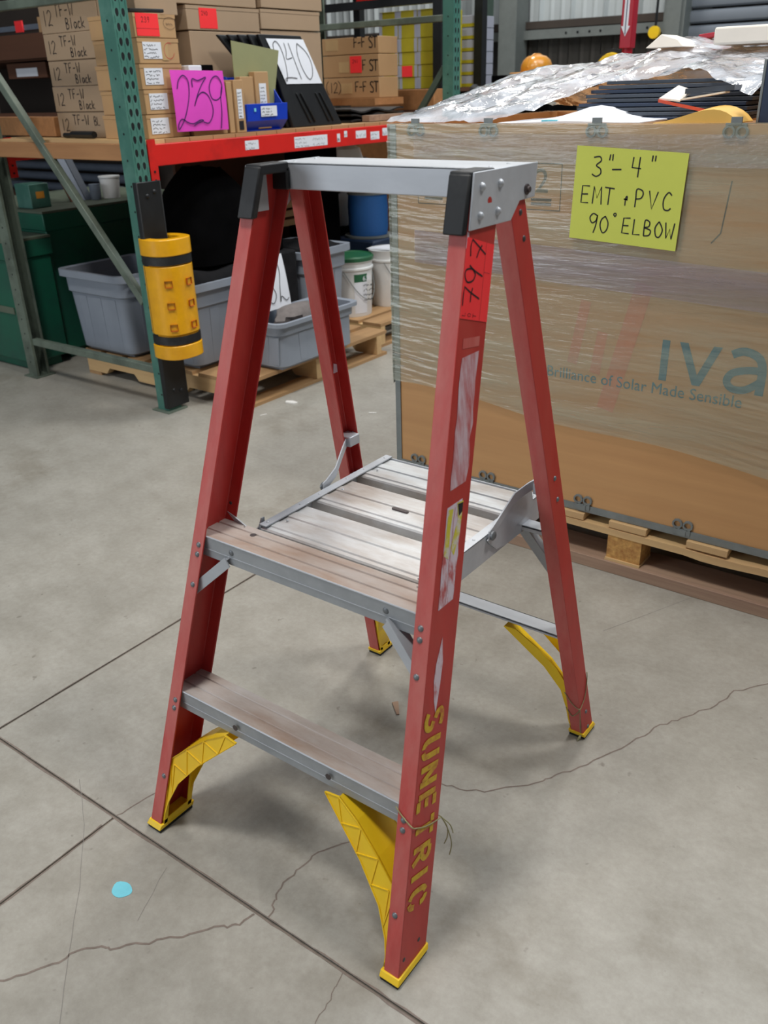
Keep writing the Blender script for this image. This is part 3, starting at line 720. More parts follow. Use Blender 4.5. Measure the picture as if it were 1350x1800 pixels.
mb.tube(smooth3([tuple(k0), (k0.x-.03, k0.y+.002, k0.z+.006), (fx(.285)-.033, fy(.285)+DEP+.002, .290)]), .001, 5)
tag(mb.build('twine_tie', 'twine'), 'frayed twine tied round the lettered front ladder rail', 'string')
mb = MB(); q = lambda d, z, e=.0015: Vector((rx(z)+e, ry(z)+d, z)); qf = lambda u, z: Vector((rx(z)-u, ry(z)-.0015, z))
t = [q(.052, .175), q(.046, .150), q(.03, .118), q(.012, .103), q(-.001, .098), qf(.008, .099), qf(.02, .112), qf(.031, .135)]
mb.tube(smooth3([tuple(p) for p in t]), .001, 6)
t = [q(-.001, .098), qf(.0, .08), qf(.004, .04), qf(.006, .012), qf(.007, -.0)+Vector((0, -.012, .004))]
mb.tube(smooth3([tuple(p) for p in t]), .001, 6)
t = [qf(.033, .088), qf(.022, .066), qf(.012, .074), qf(.004, .086), q(-.001, .098)]
mb.tube(smooth3([tuple(p) for p in t]), .001, 6)
e_ = t[0]; mb.tube([qf(.005, .012), qf(.006, .008)+Vector((0, -.008, .0)), Vector((rx(0)-.008, ry(0)-.016, .003))], [.002, .0032, .0012], 6)
tag(mb.build('twine_tie', 'twine'), 'thin twine knotted round the right rear ladder leg above its foot', 'string')

# ============================================================ CRATE ON ITS PALLET
CX0, CX1, CYF, CYB, CZ0, CZ1 = -.752, 1.28, 1.5, 2.58, .168, 1.243
CR_ = empty('shipping_crate', (.26, 2.04, CZ0), 'large plywood shipping crate wrapped in stretch film beside the ladder', 'crate')
MB().box(CX0+.012, CX1-.012, CYF+.004, CYF+.016, CZ0+.02, CZ1).build('front_panel', 'plywood', CR_)
MB().box(CX0+.004, CX0+.016, CYF+.016, CYB-.016, CZ0+.02, CZ1).build('side_panel', 'plywood', CR_)
MB().box(CX1-.016, CX1-.004, CYF+.016, CYB-.016, CZ0+.02, CZ1).build('side_panel', 'plywood', CR_)
MB().box(CX0+.012, CX1-.012, CYB-.016, CYB-.004, CZ0+.02, CZ1).build('back_panel', 'plywood', CR_)
MB().box(CX0+.012, CX1-.012, CYF+.016, CYB-.016, CZ1-.05, CZ1-.035).build('top_panel', 'plywood', CR_)
mb = MB(); mb.box(CX0, CX1, CYF, CYF+.003, CZ0, CZ0+.022); mb.box(CX0, CX1, CYF+.003, CYF+.04, CZ0, CZ0+.003); mb.build('bottom_strip', 'steel_strip', CR_)
mb = MB(); mb.box(CX0, CX0+.020, CYF, CYF+.003, CZ0+.022, CZ1); mb.box(CX0, CX0+.003, CYF+.003, CYF+.04, CZ0+.022, CZ1); mb.build('corner_strip', 'steel_strip', CR_)
mb = MB(); mb.box(CX0, CX0+.003, CYF+.04, CYB, CZ0, CZ0+.022); mb.build('bottom_strip', 'steel_strip', CR_)
def clip(xc, z, upw):
    mb = MB(); s_ = 1 if upw else -1
    for dx in (-.015, .015):
        n = 10; ro, ri = .0148, .0098; vs = []; a = [2*math.pi*k/n+.3 for k in range(n)]
        c = (xc+dx, z+s_*.016)
        R1 = [(c[0]+ro*math.cos(t), c[1]+ro*math.sin(t)) for t in a]; R2 = [(c[0]+ri*math.cos(t), c[1]+ri*math.sin(t)) for t in a]
        for yy in (CYF-.003, CYF+.004):
            vs += [(x, yy, zz) for x, zz in R1]+[(x, yy, zz) for x, zz in R2]
        fs = []
        for i in range(n):
            j = (i+1) % n
            fs += [(i, j, n+j, n+i), (2*n+i, 3*n+i, 3*n+j, 2*n+j), (i, 2*n+i, 2*n+j, j), (n+i, n+j, 3*n+j, 3*n+i)]
        mb.add(vs, fs)
    z0, z1 = (z-.014, z+.003) if upw else (z-.003, z+.003)
    mb.box(xc-.024, xc+.024, CYF-.003, CYF+.003, z0, z1); mb.box(xc-.012, xc+.012, CYF-.005, CYF+.003, min(z, z-.016*s_), max(z, z-.016*s_))
    mb.build('clip', 'steel_strip', CR_)
for xc in (-.663, -.395, -.062, .242, .60, .95): clip(xc, CZ0+.022, True)
for xc in (-.66, -.42, -.105, .238, .6, .95): clip(xc, CZ1-.0, False)
mb = MB(); fo = (0, CYF+.0035, 0)
def box_mark(x0, x1, z0, z1):
    for a, b in (((x0, z0), (x1, z0)), ((x1, z0), (x1, z1)), ((x1, z1), (x0, z1)), ((x0, z1), (x0, z0))): mb.ribbon([a, b], .0022, fo, X, Z, -Y, 0)
box_mark(-.305, -.196, 1.03, 1.148); printed(mb, '2', (-.275, CYF+.0035, 1.075), X, Z, -Y, .088, 0)
mb.box(-.283, -.222, CYF+.0028, CYF+.0034, 1.053, 1.060); mb.box(-.283, -.222, CYF+.0028, CYF+.0034, 1.042, 1.049)
box_mark(-.655, -.545, 1.03, 1.148); mb.ribbon([(-.60, 1.13), (-.60, 1.06)], .006, fo, X, Z, -Y, 0); mb.box(-.632, -.57, CYF+.0028, CYF+.0034, 1.042, 1.049)
mb.ribbon([(-.615, 1.11), (-.60, 1.135), (-.585, 1.11)], .005, fo, X, Z, -Y, 0)
for a, b in (((.245, 1.12), (.235, 1.0)), ((.235, 1.0), (.215, .975))): mb.ribbon([a, b], .003, fo, X, Z, -Y, 0)
mb.build('printed_marks', 'ink_faded', CR_)['label'] = 'faded printed handling boxes with the numeral 2'
mb = MB(); L_ = 'iva'
mb.box(.124, .144, CYF+.003, CYF+.0036, .612, .722)
mb.prism([(.170, .722), (.192, .722), (.224, .640), (.258, .722), (.280, .722), (.234, .612), (.214, .612)], (0, CYF+.0036, 0), X, Z, -Y*.0006)
def rb(p, wd, th=.0003): mb.ribbon(smooth_pts(p, 5), wd, (0, CYF+.0035, 0), X, Z, -Y, 0, th)
rb([(.306, .708), (.330, .719), (.356, .716), (.376, .702), (.384, .672), (.384, .612)], .021)
rb([(.384, .676), (.345, .672), (.312, .660), (.301, .638), (.316, .620), (.350, .622), (.384, .648)], .019, .0006)
o = mb.build('printed_logo', 'ink_blue', CR_); o['label'] = 'large blue printed letters iva'
mb = MB(); printed(mb, 'The Brilliance of Solar Made Sensible', (-.287, CYF+.0033, .572), X, Z, -Y, .045, 0, squash=.945)
mb.build('printed_slogan', 'ink_blue', CR_)['label'] = 'printed slogan The Brilliance of Solar Made Sensible'
mb = MB()
for x0, x1, z0, z1, w__ in ((-.02, .06, .50, .86, .05), (-.13, -.10, .62, .80, .03), (-.06, -.045, .60, .72, .03)): mb.ribbon([(x0, z0), ((x0+x1)/2, (z0+z1)/2), (x1, z1)], w__, fo, X, Z, -Y, 0, th=.0002)
mb.build('faded_print', 'faint_red', CR_)['label'] = 'faint reddish printed shapes'
# taped sign
mb = MB(); NU = Vector((1, 0, -.055)).normalized(); NV = Vector((-.055, 0, -1)).normalized()*-1
NV = Vector((.03, 0, 1)).normalized(); no = Vector((-.155, CYF-.014, .967))
sheet(mb, no, Vector((1, 0, -.05)).normalized(), NV, -Y, .290, .228, .0006)
no2 = no-Y*.0010; NU = Vector((1, 0, -.05)).normalized()
write(mb, '3"', no2+NU*.045+NV*.158, NU, NV, -Y, .048, .0032); write(mb, '-', no2+NU*.094+NV*.150, NU, NV, -Y, .062, .0034)
write(mb, '4"', no2+NU*.15+NV*.165, NU, NV, -Y, .046, .0032, adv=.95)
write(mb, 'EMT', no2+NU*.022+NV*.092, NU, NV, -Y, .042, .0032); write(mb, '&', no2+NU*.135+NV*.098, NU, NV, -Y, .032, .003); write(mb, 'PVC', no2+NU*.168+NV*.094, NU, NV, -Y, .042, .0032, adv=.85)
write(mb, '9', no2+NU*.05+NV*.02, NU, NV, -Y, .048, .0032); write(mb, '0', no2+NU*.082+NV*.022, NU, NV, -Y, .042, .0032); write(mb, 'o', no2+NU*.112+NV*.038, NU, NV, -Y, .032, .003)
write(mb, 'ELBOW', no2+NU*.143+NV*.028, NU, NV, -Y, .038, .0032, adv=.75)
mb.build('taped_sign', ['paper_green', 'ink'], CR_)['label'] = 'yellow-green paper reading 3" - 4" EMT & PVC 90 degree ELBOW'
# stretch film round the crate
def film_sheet(name, pts_top, pts_bot, y, m, par, lab=None, amp=.0022, nz=14, side=False):
    mb = MB(); n = len(pts_top); vs = []; fs = []
    for j in range(nz+1):
        t = j/nz
        for i in range(n):
            a, b = pts_top[i], pts_bot[i]; x = a[0]+(b[0]-a[0])*t; z = a[1]+(b[1]-a[1])*t
            d = amp*(math.sin(z*61+x*7+i)*.6+random.uniform(-.6, .6))
            vs.append((x, y+d, z) if not side else (y+d, x, z))
    for j in range(nz):
        for i in range(n-1): fs.append((j*n+i, j*n+i+1, (j+1)*n+i+1, (j+1)*n+i))
    mb.add(vs, fs); o = mb.build(name, m, par, recalc=False)
    if lab: o['label'] = lab
    return o
xs = [CX0-.004+(CX1-CX0+.008)*i/26 for i in range(27)]
low = lambda x: .475-.06*(x+.75)+.008*math.sin(x*9)
from mathutils import noise
vs = []; fs = []; NXf, NZf = 60, 230
for j in range(NZf+1):
    for i in range(NXf+1):
        x = CX0-.004+(CX1-CX0+.008)*(i/NXf)**1.6; t = j/NZf; z = CZ1+.004+(low(x)-CZ1-.004)*t
        msk = max(0, min(1, (-.36-x)/.14))*(.35+.65*(noise.noise(Vector((x*3, 0, z*4+2)))*.5+.5)*1.4)+max(0, min(1, (x-.22)/.12))*max(0, min(1, (.66-z)/.1))*.9+.10
        tilt = z+.10*x
        d = .0018*msk*noise.noise(Vector((x*7, 3, tilt*110)))*2+.0032*msk*noise.noise(Vector((x*4, 7, tilt*38)))+.0008*noise.noise(Vector((x*3, 1, tilt*14)))
        vs.append((x, CYF-.0088+d, z))
for j in range(NZf):
    for i in range(NXf): a = j*(NXf+1)+i; fs.append((a, a+1, a+NXf+2, a+NXf+1))
mb = MB(); mb.add(vs, fs); mb.build('stretch_film', 'stretch_film', CR_, recalc=False)['label'] = 'clear stretch film over the upper crate face'
ys = [CYF-.004+(CYB-CYF)*i/10 for i in range(11)]
film_sheet('stretch_film', [(y, CZ1+.002) for y in ys], [(y, .46) for y in ys], CX0-.006, 'stretch_film', CR_, side=True)
# band: overlapping strip
xs2 = [-.66+(CX1+.66)*i/20 for i in range(21)]
film_sheet('film_band', [(x, .955-.035*(x+.66)) for x in xs2], [(x, .86-.035*(x+.66)) for x in xs2], CYF-.0115, 'stretch_film_band', CR_, 'greyish doubled band of film', .001, 4)
film_sheet('film_band', [(x, 1.222) for x in xs2], [(x, 1.150) for x in xs2], CYF-.0115, 'film_clear', CR_, None, .001, 4)
# pallet below
PA = empty('wooden_pallet', (.26, 2.04, 0), 'wooden block pallet with a cracked top board under the big crate', 'pallet')
for y0 in (CYF-.025, 1.98, 2.47): MB().box(CX0-.01, CX1, y0, y0+.13, .0, .038).build('bottom_board', 'old_wood', PA, bevel=.002)
for y0 in (CYF-.012, 1.99, 2.48):
    for xc in (-.68, .030, .62, 1.17):
        if y0 < 1.6: MB().box(xc, xc+.108, y0-.006, y0+.085, .038, .046).build('spacer', 'pine', PA)
        MB().box(xc+.002, xc+.106, y0, y0+.09, .046 if y0 < 1.6 else .038, .122).build('block', 'particle_board', PA)
mb = MB(); n = 40; secs = []
for i in range(n+1):
    x = CX0-.01+(CX1-CX0+.01)*i/n; sag = -.004*math.sin((x+.2)*3.1)-(.006 if .28 < x < .45 else 0); jg = random.uniform(-.004, .003) if .26 < x < .47 else 0
    secs.append([(x, CYF-.014, .122+sag+jg+.002), (x, CYF+.08, .122), (x, CYF+.08, .143), (x, CYF-.014, .143+sag*.5)])
mb.loft(secs); mb.build('stringer_board', 'pine', PA)
for y0 in (1.98, 2.47): MB().box(CX0-.01, CX1, y0, y0+.1, .122, .143).build('stringer_board', 'pine', PA)
for xc in (-.70, -.40, -.165, .030, .262, .50, .74, .98, 1.16): MB().box(xc, xc+.115, CYF-.012, CYB, .1445, .166).build('deck_board', 'pine', PA, bevel=.0015)

# ============================================================ THINGS ON THE CRATE
from mathutils import noise
def lerp_tab(t, x):
    if x <= t[0][0]: return t[0][1]
    for (a, b), (c, d) in zip(t, t[1:]):
        if x <= c: return b+(d-b)*(x-a)/(c-a)
    return t[-1][1]
RIDGE = [(-.88, 1.252), (-.80, 1.30), (-.745, 1.338), (-.67, 1.366), (-.56, 1.383), (-.40, 1.386), (-.33, 1.408), (-.27, 1.408), (-.22, 1.420), (-.14, 1.448), (-.10, 1.447), (-.03, 1.424), (.05, 1.414), (.3, 1.41), (.7, 1.40), (1.15, 1.27)]
FRONTY = [(-.9, 1.56), (-.42, 1.53), (-.34, 1.60), (-.2, 1.76), (.0, 1.82), (.08, 1.74), (.16, 1.66), (.26, 1.62), (1.2, 1.6)]
FRONTZ = [(-.9, 1.247), (-.45, 1.249), (-.34, 1.275), (-.2, 1.335), (.0, 1.365), (.08, 1.355), (.16, 1.328), (.22, 1.312), (.3, 1.35), (.8, 1.33), (1.15, 1.26)]
NX, NY = 110, 46; vs = []; fs = []
for j in range(NY+1):
    for i in range(NX+1):
        x = -.80+1.94*i/NX; t = j/NY
        yf_ = lerp_tab(FRONTY, x); y = yf_+(2.54-yf_)*t
        zf_ = lerp_tab(FRONTZ, x); zr_ = lerp_tab(RIDGE, x)
        k = min(1, t/.55)**.75
        z = zf_+(zr_-zf_)*k if t < .75 else zr_-(zr_-1.26)*((t-.75)/.25)**1.5
        p = Vector((x*7, y*11-x*6, 0)); q = Vector((x*19+3, y*30-x*22, 1))
        r1 = 1-abs(noise.noise(p))*2; r2_ = 1-abs(noise.noise(q))*2
        z += .013*(r1-.5)+.0075*(r2_-.5)+.003*noise.noise(q*2.7)
        if j == 0: z -= .004
        x_ = x+.01*noise.noise(Vector((y*9, x*3, 4)))
        vs.append((x_, y+.012*noise.noise(Vector((x*14, 2, y*3))), max(z, CZ1+.004 if x > CX0 else 1.235)))
for j in range(NY):
    for i in range(NX): a = j*(NX+1)+i; fs.append((a, a+1, a+NX+2, a+NX+1))
mb = MB(); mb.add(vs, fs); tag(mb.build('plastic_film', 'film_pile', recalc=False), 'crumpled clear plastic film heaped over the papers on the crate top', 'plastic film')
# stack of dark magazines
random.seed(11)
for k in range(9):
    z = CZ1+.002+k*.0108; dx = random.uniform(-.012, .012); dy = random.uniform(-.006, .006)
    mb = MB(); mb.box(-.26+dx+k*.006, .205+dx, 1.66+dy+k*.012, 1.98+dy, z, z+.0088)
    tag(mb.build('magazine', 'book_dark' if k % 3 else 'book_blue', bevel=.001), 'thin dark magazine under the film on the crate, '+['bottom one', 'second from the bottom', 'third from the bottom', 'fourth from the bottom', 'middle of nine', 'fourth from the top', 'third from the top', 'second from the top', 'top one'][k], 'magazine', 'dark magazines on the crate')
# white sheets in front
mb = MB(); secs = []
for i in range(13):
    x = -.40+.40*i/12; c = .018*math.exp(-((x+.2)/.09)**2)
    secs.append([(x, 1.515, CZ1+.002), (x+.02, 1.69, CZ1+.004+c*1.8), (x+.02, 1.69, CZ1+.007+c*1.8), (x, 1.515, CZ1+.004+c*.2)])
mb.loft(secs); mb.box(-.27, -.225, 1.517, 1.55, CZ1+.0045, CZ1+.006+.004, 1)
tag(mb.build('paper_sheet', ['paper', 'paint_blue']), 'rumpled white paper sheet with a blue patch on the crate front edge', 'paper')
# white booklet with orange edge
mb = MB()
mb.prism([(0, 0), (.055, -.010), (.075, .030), (.03, .052)], (.012, 1.60, CZ1+.052), X, Vector((0, .85, .53)), Z*.004, 0)
mb.bar((.012, 1.598, CZ1+.05), (.17, 1.60, CZ1+.018), (0, .01, 0), (0, 0, .007), 1); mb.bar((.07, 1.62, CZ1+.052), (.17, 1.62, CZ1+.066), (0, .05, 0), (0, 0, .004), 0)
mb.bar((.075, 1.63, CZ1+.070), (.19, 1.64, CZ1+.076), (0, .06, 0), (0, 0, .012), 2)
tag(mb.build('booklet', ['foam_white', 'booklet_red', 'book_dark']), 'open white booklet with an orange-red edge on the crate', 'booklet')
mb = MB(); secs = []
for i in range(15):
    t = i/14; x = .035+.20*t; h = .034*math.sin(math.pi*min(1, t*1.0)**1.6)**.8
    secs.append([(x, 1.512, CZ1+.001), (x+.01, 1.60, CZ1+.002), (x+.012, 1.60, CZ1+.004+h), (x, 1.515, CZ1+.003+h*(.5+.5*t))])
mb.loft(secs); tag(mb.build('envelope', 'manila'), 'bent yellow manila envelope at the crate front edge', 'envelope')
mb = MB(); mb.box(.272, .52, 1.545, 1.575, CZ1+.001, CZ1+.131); mb.box(.268, .274, 1.543, 1.577, CZ1+.001, CZ1+.133, 1)
tag(mb.build('binder', ['book_blue', 'steel_strip'], bevel=.001), 'dark blue binder standing on edge at the right of the crate', 'binder')
mb = MB(); mb.box(.0, .42, 2.00, 2.2, 1.422, 1.466); tag(mb.build('foam_block', 'foam_white', bevel=.006), 'cream white foam block lying on top of the film heap', 'block')
mb = MB(); mb.prism([(0, 0), (.11, 0), (.09, .02), (.04, .036)], (-.185, 1.98, 1.422), X, Vector((0, .3, .95)), Y*.12); tag(mb.build('folded_card', 'foam_white', bevel=.002), 'folded white card poking out of the film on the crate', 'card')
mb = MB(); mb.bar((-.12, 2.25, 1.452), (-.02, 2.25, 1.462), (0, .04, 0), (0, 0, .014)); tag(mb.build('red_bar', 'red_paint', bevel=.003), 'dark red bar behind the cream foam block', 'bar')
mb = MB(); mb.box(-.22, .26, 1.72, 2.5, CZ1+.001, CZ1+.002)
mb = MB()
for k in range(3): mb.box(-.10+.01*k, .9-.02*k, 2.06, 2.36, CZ1+.002+k*.03, CZ1+.028+k*.03)
tag(mb.build('flattened_cartons', 'cardboard_grey', bevel=.002), 'bundle of flattened cartons under the film heap on the crate', 'cardboard')
# hard hat behind
mb = MB(); hc = (-2.195, 5.2, 1.402)
prof = [(.118, 0), (.118, .02), (.115, .045), (.10, .075), (.07, .098), (.03, .108), (.004, .11)]
secs = []
for r, h in prof: secs.append([(hc[0]+r*.86*math.cos(a), hc[1]+r*1.1*math.sin(a), hc[2]+h) for a in [2*math.pi*k/28 for k in range(28)]])
mb.loft(secs); mb.tube([(hc[0], hc[1]-.125, hc[2]+.03), (hc[0], hc[1]-.10, hc[2]+.086), (hc[0], hc[1]-.04, hc[2]+.109), (hc[0], hc[1]+.04, hc[2]+.109), (hc[0], hc[1]+.10, hc[2]+.086)], .008, 8)
sh = mb.build('hard_hat', 'hat_orange', org=hc); tag(sh, 'orange hard hat behind the film heap on the crate', 'hard hat')
mb = MB(); mb.loft([[(hc[0]-.035+rr*1.12*math.cos(a), hc[1]-.02+rr*1.25*math.sin(a), hc[2]+zz) for a in [2*math.pi*k/28 for k in range(28)]] for rr, zz in ((.116, .004), (.125, -.002), (.118, -.004))]); mb.build('brim', 'hat_orange', sh)
mb = MB(); mb.box(-2.42, -1.98, 4.98, 5.42, 0, 1.392); tag(mb.build('dark_locker', 'black_cloth', bevel=.006), 'dark upright locker behind the crate with the hard hat on top', 'locker')

# ============================================================ PALLET RACKS
def post(par, x0, x1, y0, y1, z1, m, holes=True):
    mb = MB(); mb.box(x0, x1-.0015, y0+.0015, y1, 0, z1)
    o = mb.build('upright_post', m, par)
    if not holes: return o
    h = MB(); z = .06; n = 8
    def cell(o_, u, v, w_, hh, hole, mi=0):
        angs = [2*math.pi*(k+.5)/n for k in range(n)]; R = []; Hh = []
        for a in angs:
            c, s_ = math.cos(a), math.sin(a); k = min(w_/2/abs(c) if abs(c) > 1e-6 else 9, hh/2/abs(s_) if abs(s_) > 1e-6 else 9)
            R.append(o_+u*c*k+v*s_*k); Hh.append(o_+u*c*hole[0]+v*s_*hole[1]*(1 if s_ > 0 else 1.5))
        h.add(R+Hh, [(i, (i+1) % n, n+(i+1) % n, n+i) for i in range(n)], 0); h.add(Hh, [tuple(range(n))], 1)
    while z < z1:
        for yy in (.3, .7): cell(Vector((x1, y0+(y1-y0)*yy, z)), Y, Z, (y1-y0)*.4, .0508, (.0085, .0125))
        z += .0508
    h.box(x1-.001, x1, y0, y0+(y1-y0)*.1, 0, z1); h.box(x1-.001, x1, y1-(y1-y0)*.1, y1, 0, z1)
    z = .08
    while z < z1:
        h.lathe([(0, -.0006), (.0045, -.0006), (.0045, .0006), (0, .0006)], ((x0+x1)/2, y0+.001, z), 8, 1, 'y'); z += .1016
    h.build('punched_face', [m, 'black_steel'], o, recalc=False, smooth=False)
    return o
PX = (-2.318, -2.242); PXB = (-3.36, -3.285)
Y1, Y2 = (1.745, 1.822), (4.215, 4.295)
def cpost(yy):
    x0, x1 = PXB
    mb = MB(); mb.prism([(x0, yy[0]), (x1, yy[0]), (x1, yy[0]+.014), (x1-.003, yy[0]+.014), (x1-.003, yy[0]+.003), (x0+.003, yy[0]+.003), (x0+.003, yy[1]-.003), (x1-.003, yy[1]-.003), (x1-.003, yy[1]-.014), (x1, yy[1]-.014), (x1, yy[1]), (x0, yy[1])], (0, 0, 0), X, Y, Z*2.6)
    z = .08
    while z < 2.5: mb.lathe([(0, -.0006), (.0045, -.0006), (.0045, .0006), (0, .0006)], ((x0+x1)/2, yy[0], z), 8, 1, 'y'); z += .0762
    mb.build('upright_post', ['rack_olive', 'black_steel'], RA)
RA = empty('pallet_rack', (-2.75, 3.0, 0), 'green and red steel pallet rack loaded with cartons above and totes below', 'rack')
for yy in (Y1, Y2):
    post(RA, PX[0], PX[1], yy[0], yy[1], 2.6, 'rack_green'); cpost(yy)
    ym = (yy[0]+yy[1])/2-.012
    for z in (.19, 1.70):
        MB().box(PXB[1], PX[0], ym-.016, ym+.016, z-.018, z+.018).build('cross_brace', 'rack_olive', RA, bevel=.004)
    MB().bar((PXB[0]+.16, ym-.006, 1.50), (PX[0]-.01, ym-.006, .50), (0, .03, 0), (.026, 0, .026)).build('diagonal_brace', 'rack_olive', RA, bevel=.003) if yy is Y1 else \
        MB().bar((PX[0]-.0, ym, 1.44), (PX[0]-.26, ym, 1.10), (0, .03, 0), (.03, 0, -.02)).build('diagonal_brace', 'rack_green_dark', RA, bevel=.003)
    for xx in (PX, PXB):
        MB().box(xx[0]-.02, xx[1]+.02, yy[0]-.02, yy[1]+.02, 0, .006).build('base_plate', 'rack_olive', RA)
BZ0, BZ1 = 1.066, 1.152
def beam(x0, x1, y0, y1, z0, z1):
    mb = MB(); mb.box(x0, x1, y0, y1, z0, z1); o = mb.build('beam', 'beam_red', RA, bevel=.003)
    mb = MB(); mb.box(x1-.004, x1+.001, y0-.008, y0+.034, z0-.075, z1+.02)
    for zz in (z0-.055, z0-.02): mb.lathe([(0, 0), (.005, 0), (.005, .003), (0, .003)], (x1+.001, y0+.012, zz), 8, 1, 'x')
    mb.build('end_connector', ['beam_red', 'black_steel'], o)
    return o
b1 = beam(-2.300, -2.240, 1.835, 4.205, BZ0, BZ1)
beam(-3.345, -3.29, 1.835, 4.205, BZ0, BZ1)
# paper labels on the red beam
def blabel(y0, y1, z0, z1, lines=3, div=False):
    mb = MB(); sheet(mb, (-2.2398, y0, z0), Y, Z, X, y1-y0, z1-z0, .0005)
    scribble(mb, (-2.2392, y0, z0), Y, Z, X, (y1-y0)*(.48 if div else 1), z1-z0, lines, .0016)
    if div: scribble(mb, (-2.2392, y0+(y1-y0)*.52, z0), Y, Z, X, (y1-y0)*.46, z1-z0, 2, .0016)
    mb.build('paper_label', ['paper', 'ink'], b1)
blabel(2.40, 2.49, 1.095, 1.135, 2); blabel(2.745, 3.0, 1.082, 1.132, 3, True); blabel(3.24, 3.33, 1.098, 1.136, 1); blabel(3.37, 3.45, 1.085, 1.125, 2); blabel(3.48, 3.55, 1.10, 1.138, 1); blabel(3.14, 3.165, 1.11, 1.14, 1); blabel(3.08, 3.105, 1.09, 1.13, 1)
# deck boards on the beams
y = 1.80
while y < 4.15:
    MB().box(-3.37, -2.255, y, y+.136, BZ1+.0005, BZ1+.017).build('deck_board', 'pine_y' if y > 1.9 else 'pine', RA); y += .14
DZ = BZ1+.018
# front edge timber of the deck seen at left
MB().box(-3.28, -2.325, 1.765, 1.797, 1.092, 1.158).build('edge_timber', 'edge_wood', RA, bevel=.003)
# steel column protector + bolts
pr = MB(); pr.prism([(-.040, -.008), (.040, -.008), (.040, .075), (.034, .075), (.034, -.002), (-.034, -.002), (-.034, .075), (-.040, .075)], (0, 0, 0), X, Y, Z*1)
pr = MB(); x0, x1 = PX[1]+.002, PX[1]+.009
pr.box(x0, x1, 1.738, 1.862, .018, 1.012); pr.box(PX[1]-.018, x1, 1.735, 1.741, .018, 1.012); pr.box(PX[1]-.02, x1, 1.86, 1.866, .018, 1.012)
po = pr.build('post_protector', 'black_steel', RA, bevel=.003); po['label'] = 'black steel angle shielding the front post'
for z in (.97, .955, .09, .10):
    for yy in (1.785, 1.825, 0):
        if (z, yy) in ((.955, 1.785), (.10, 1.785), (.97, 1.825), (.09, 1.825)): MB().dome((x1, yy, z), X, .010, .007).build('bolt', 'black_steel', po)
# yellow bumper strapped on
GZ0, GZ1 = .262, .785
gc = (-2.218, 1.832)
def gsec(z, e=0, top=False):
    pts = []
    cx, cy = gc
    for k in range(25):
        a = math.radians(-155+k*(285)/24)+.35
        r = .101+e
        c_, s_ = math.cos(a), math.sin(a)
        rr = r/((abs(c_)**2.6+abs(s_)**2.6)**(1/2.6))
        pts.append((cx+rr*c_*.92, cy+rr*s_*.98))
    return pts
def guard_ring(mb, z0, z1, e, th, mi=0):
    o1 = gsec(0, e); i1 = [(gc[0]+(x-gc[0])*(1-th), gc[1]+(y-gc[1])*(1-th)) for x, y in o1]
    pl_ = o1+i1[::-1]
    mb.loft([[(x, y, z0) for x, y in pl_], [(x, y, z1) for x, y in pl_]], mi)
mb = MB()
guard_ring(mb, GZ0, .325, .006, .42); guard_ring(mb, .325, .372, -.004, .42); guard_ring(mb, .372, .672, .002, .42); guard_ring(mb, .672, .714, -.004, .42); guard_ring(mb, .714, GZ1, .006, .42)
gu = mb.build('rack_bumper', 'yellow_guard', bevel=.004); tag(gu, 'yellow plastic bumper strapped round the rack post with two black straps', 'bumper')
for z0 in (.677, .330):
    mb = MB(); guard_ring(mb, z0, z0+.036, .0035, .06); mb.build('strap', 'black_rubber', gu)
for zz in (.41, .505, .60):
    for yaw, w_ in ((-42, .034), (14, .034)):
        a = math.radians(yaw); r = .1075/((abs(math.cos(a))**2.6+abs(math.sin(a))**2.6)**(1/2.6))
        p = Vector((gc[0]+r*math.cos(a)*.92, gc[1]+r*math.sin(a)*.98, zz)); nrm = Vector((math.cos(a), math.sin(a), 0)); tt = Vector((-nrm.y, nrm.x, 0))
        mb = MB(); q = [p-tt*w_/2-Z*.015, p+tt*w_/2-Z*.015, p+tt*w_/2+Z*.015, p-tt*w_/2+Z*.015]
        qi = [p-nrm*.012+(c-p)*.8 for c in q]; q = [c+nrm*.003 for c in q]
        mb.add(q+qi, [(0, 1, 5, 4), (1, 2, 6, 5), (2, 3, 7, 6), (3, 0, 4, 7)], 1); mb.add(qi, [(0, 1, 2, 3)], 1); mb.build('window', ['yellow_guard', 'guard_hole'], gu, recalc=False)
a = math.radians(24); r = .104
MB().box(-2.132, -2.1315, 1.838, 1.858, .545, .572).build('sticker', 'ink', gu)

# ============================================================ CARTONS ON THE RACK
def carton(name, x0, x1, y0, y1, z0, z1, m, label, group=None, deco=None, tape=None, cat='box'):
    g_ = .0012
    mb = MB(); mb.box(x0+g_, x1-g_, y0+g_, y1-g_, z0, z1-.0015)
    o = mb.build(name, m, bevel=.0025); tag(o, label, cat, group)
    if tape == 'y':   # lid seam round the top
        t = MB(); t.box(x0, x1, y0-.0002, y0+.0006, z1-.016, z1-.0015); t.box(x1-.0006, x1+.0002, y0, y1, z1-.016, z1-.0015); t.build('lid_edge', m, o)
    if tape == 'c':
        t = MB(); ym = (y0+y1)/2; t.box(x0+.001, x1+.0004, ym-.024, ym+.024, z1-.0015, z1-.0008); t.box(x1-.0014, x1-.0006, ym-.024, ym+.024, z1-.05, z1-.0015); t.build('tape', 'tape', o)
    if deco: deco(o, x0, x1, y0, y1, z0, z1)
    return o
random.seed(21)
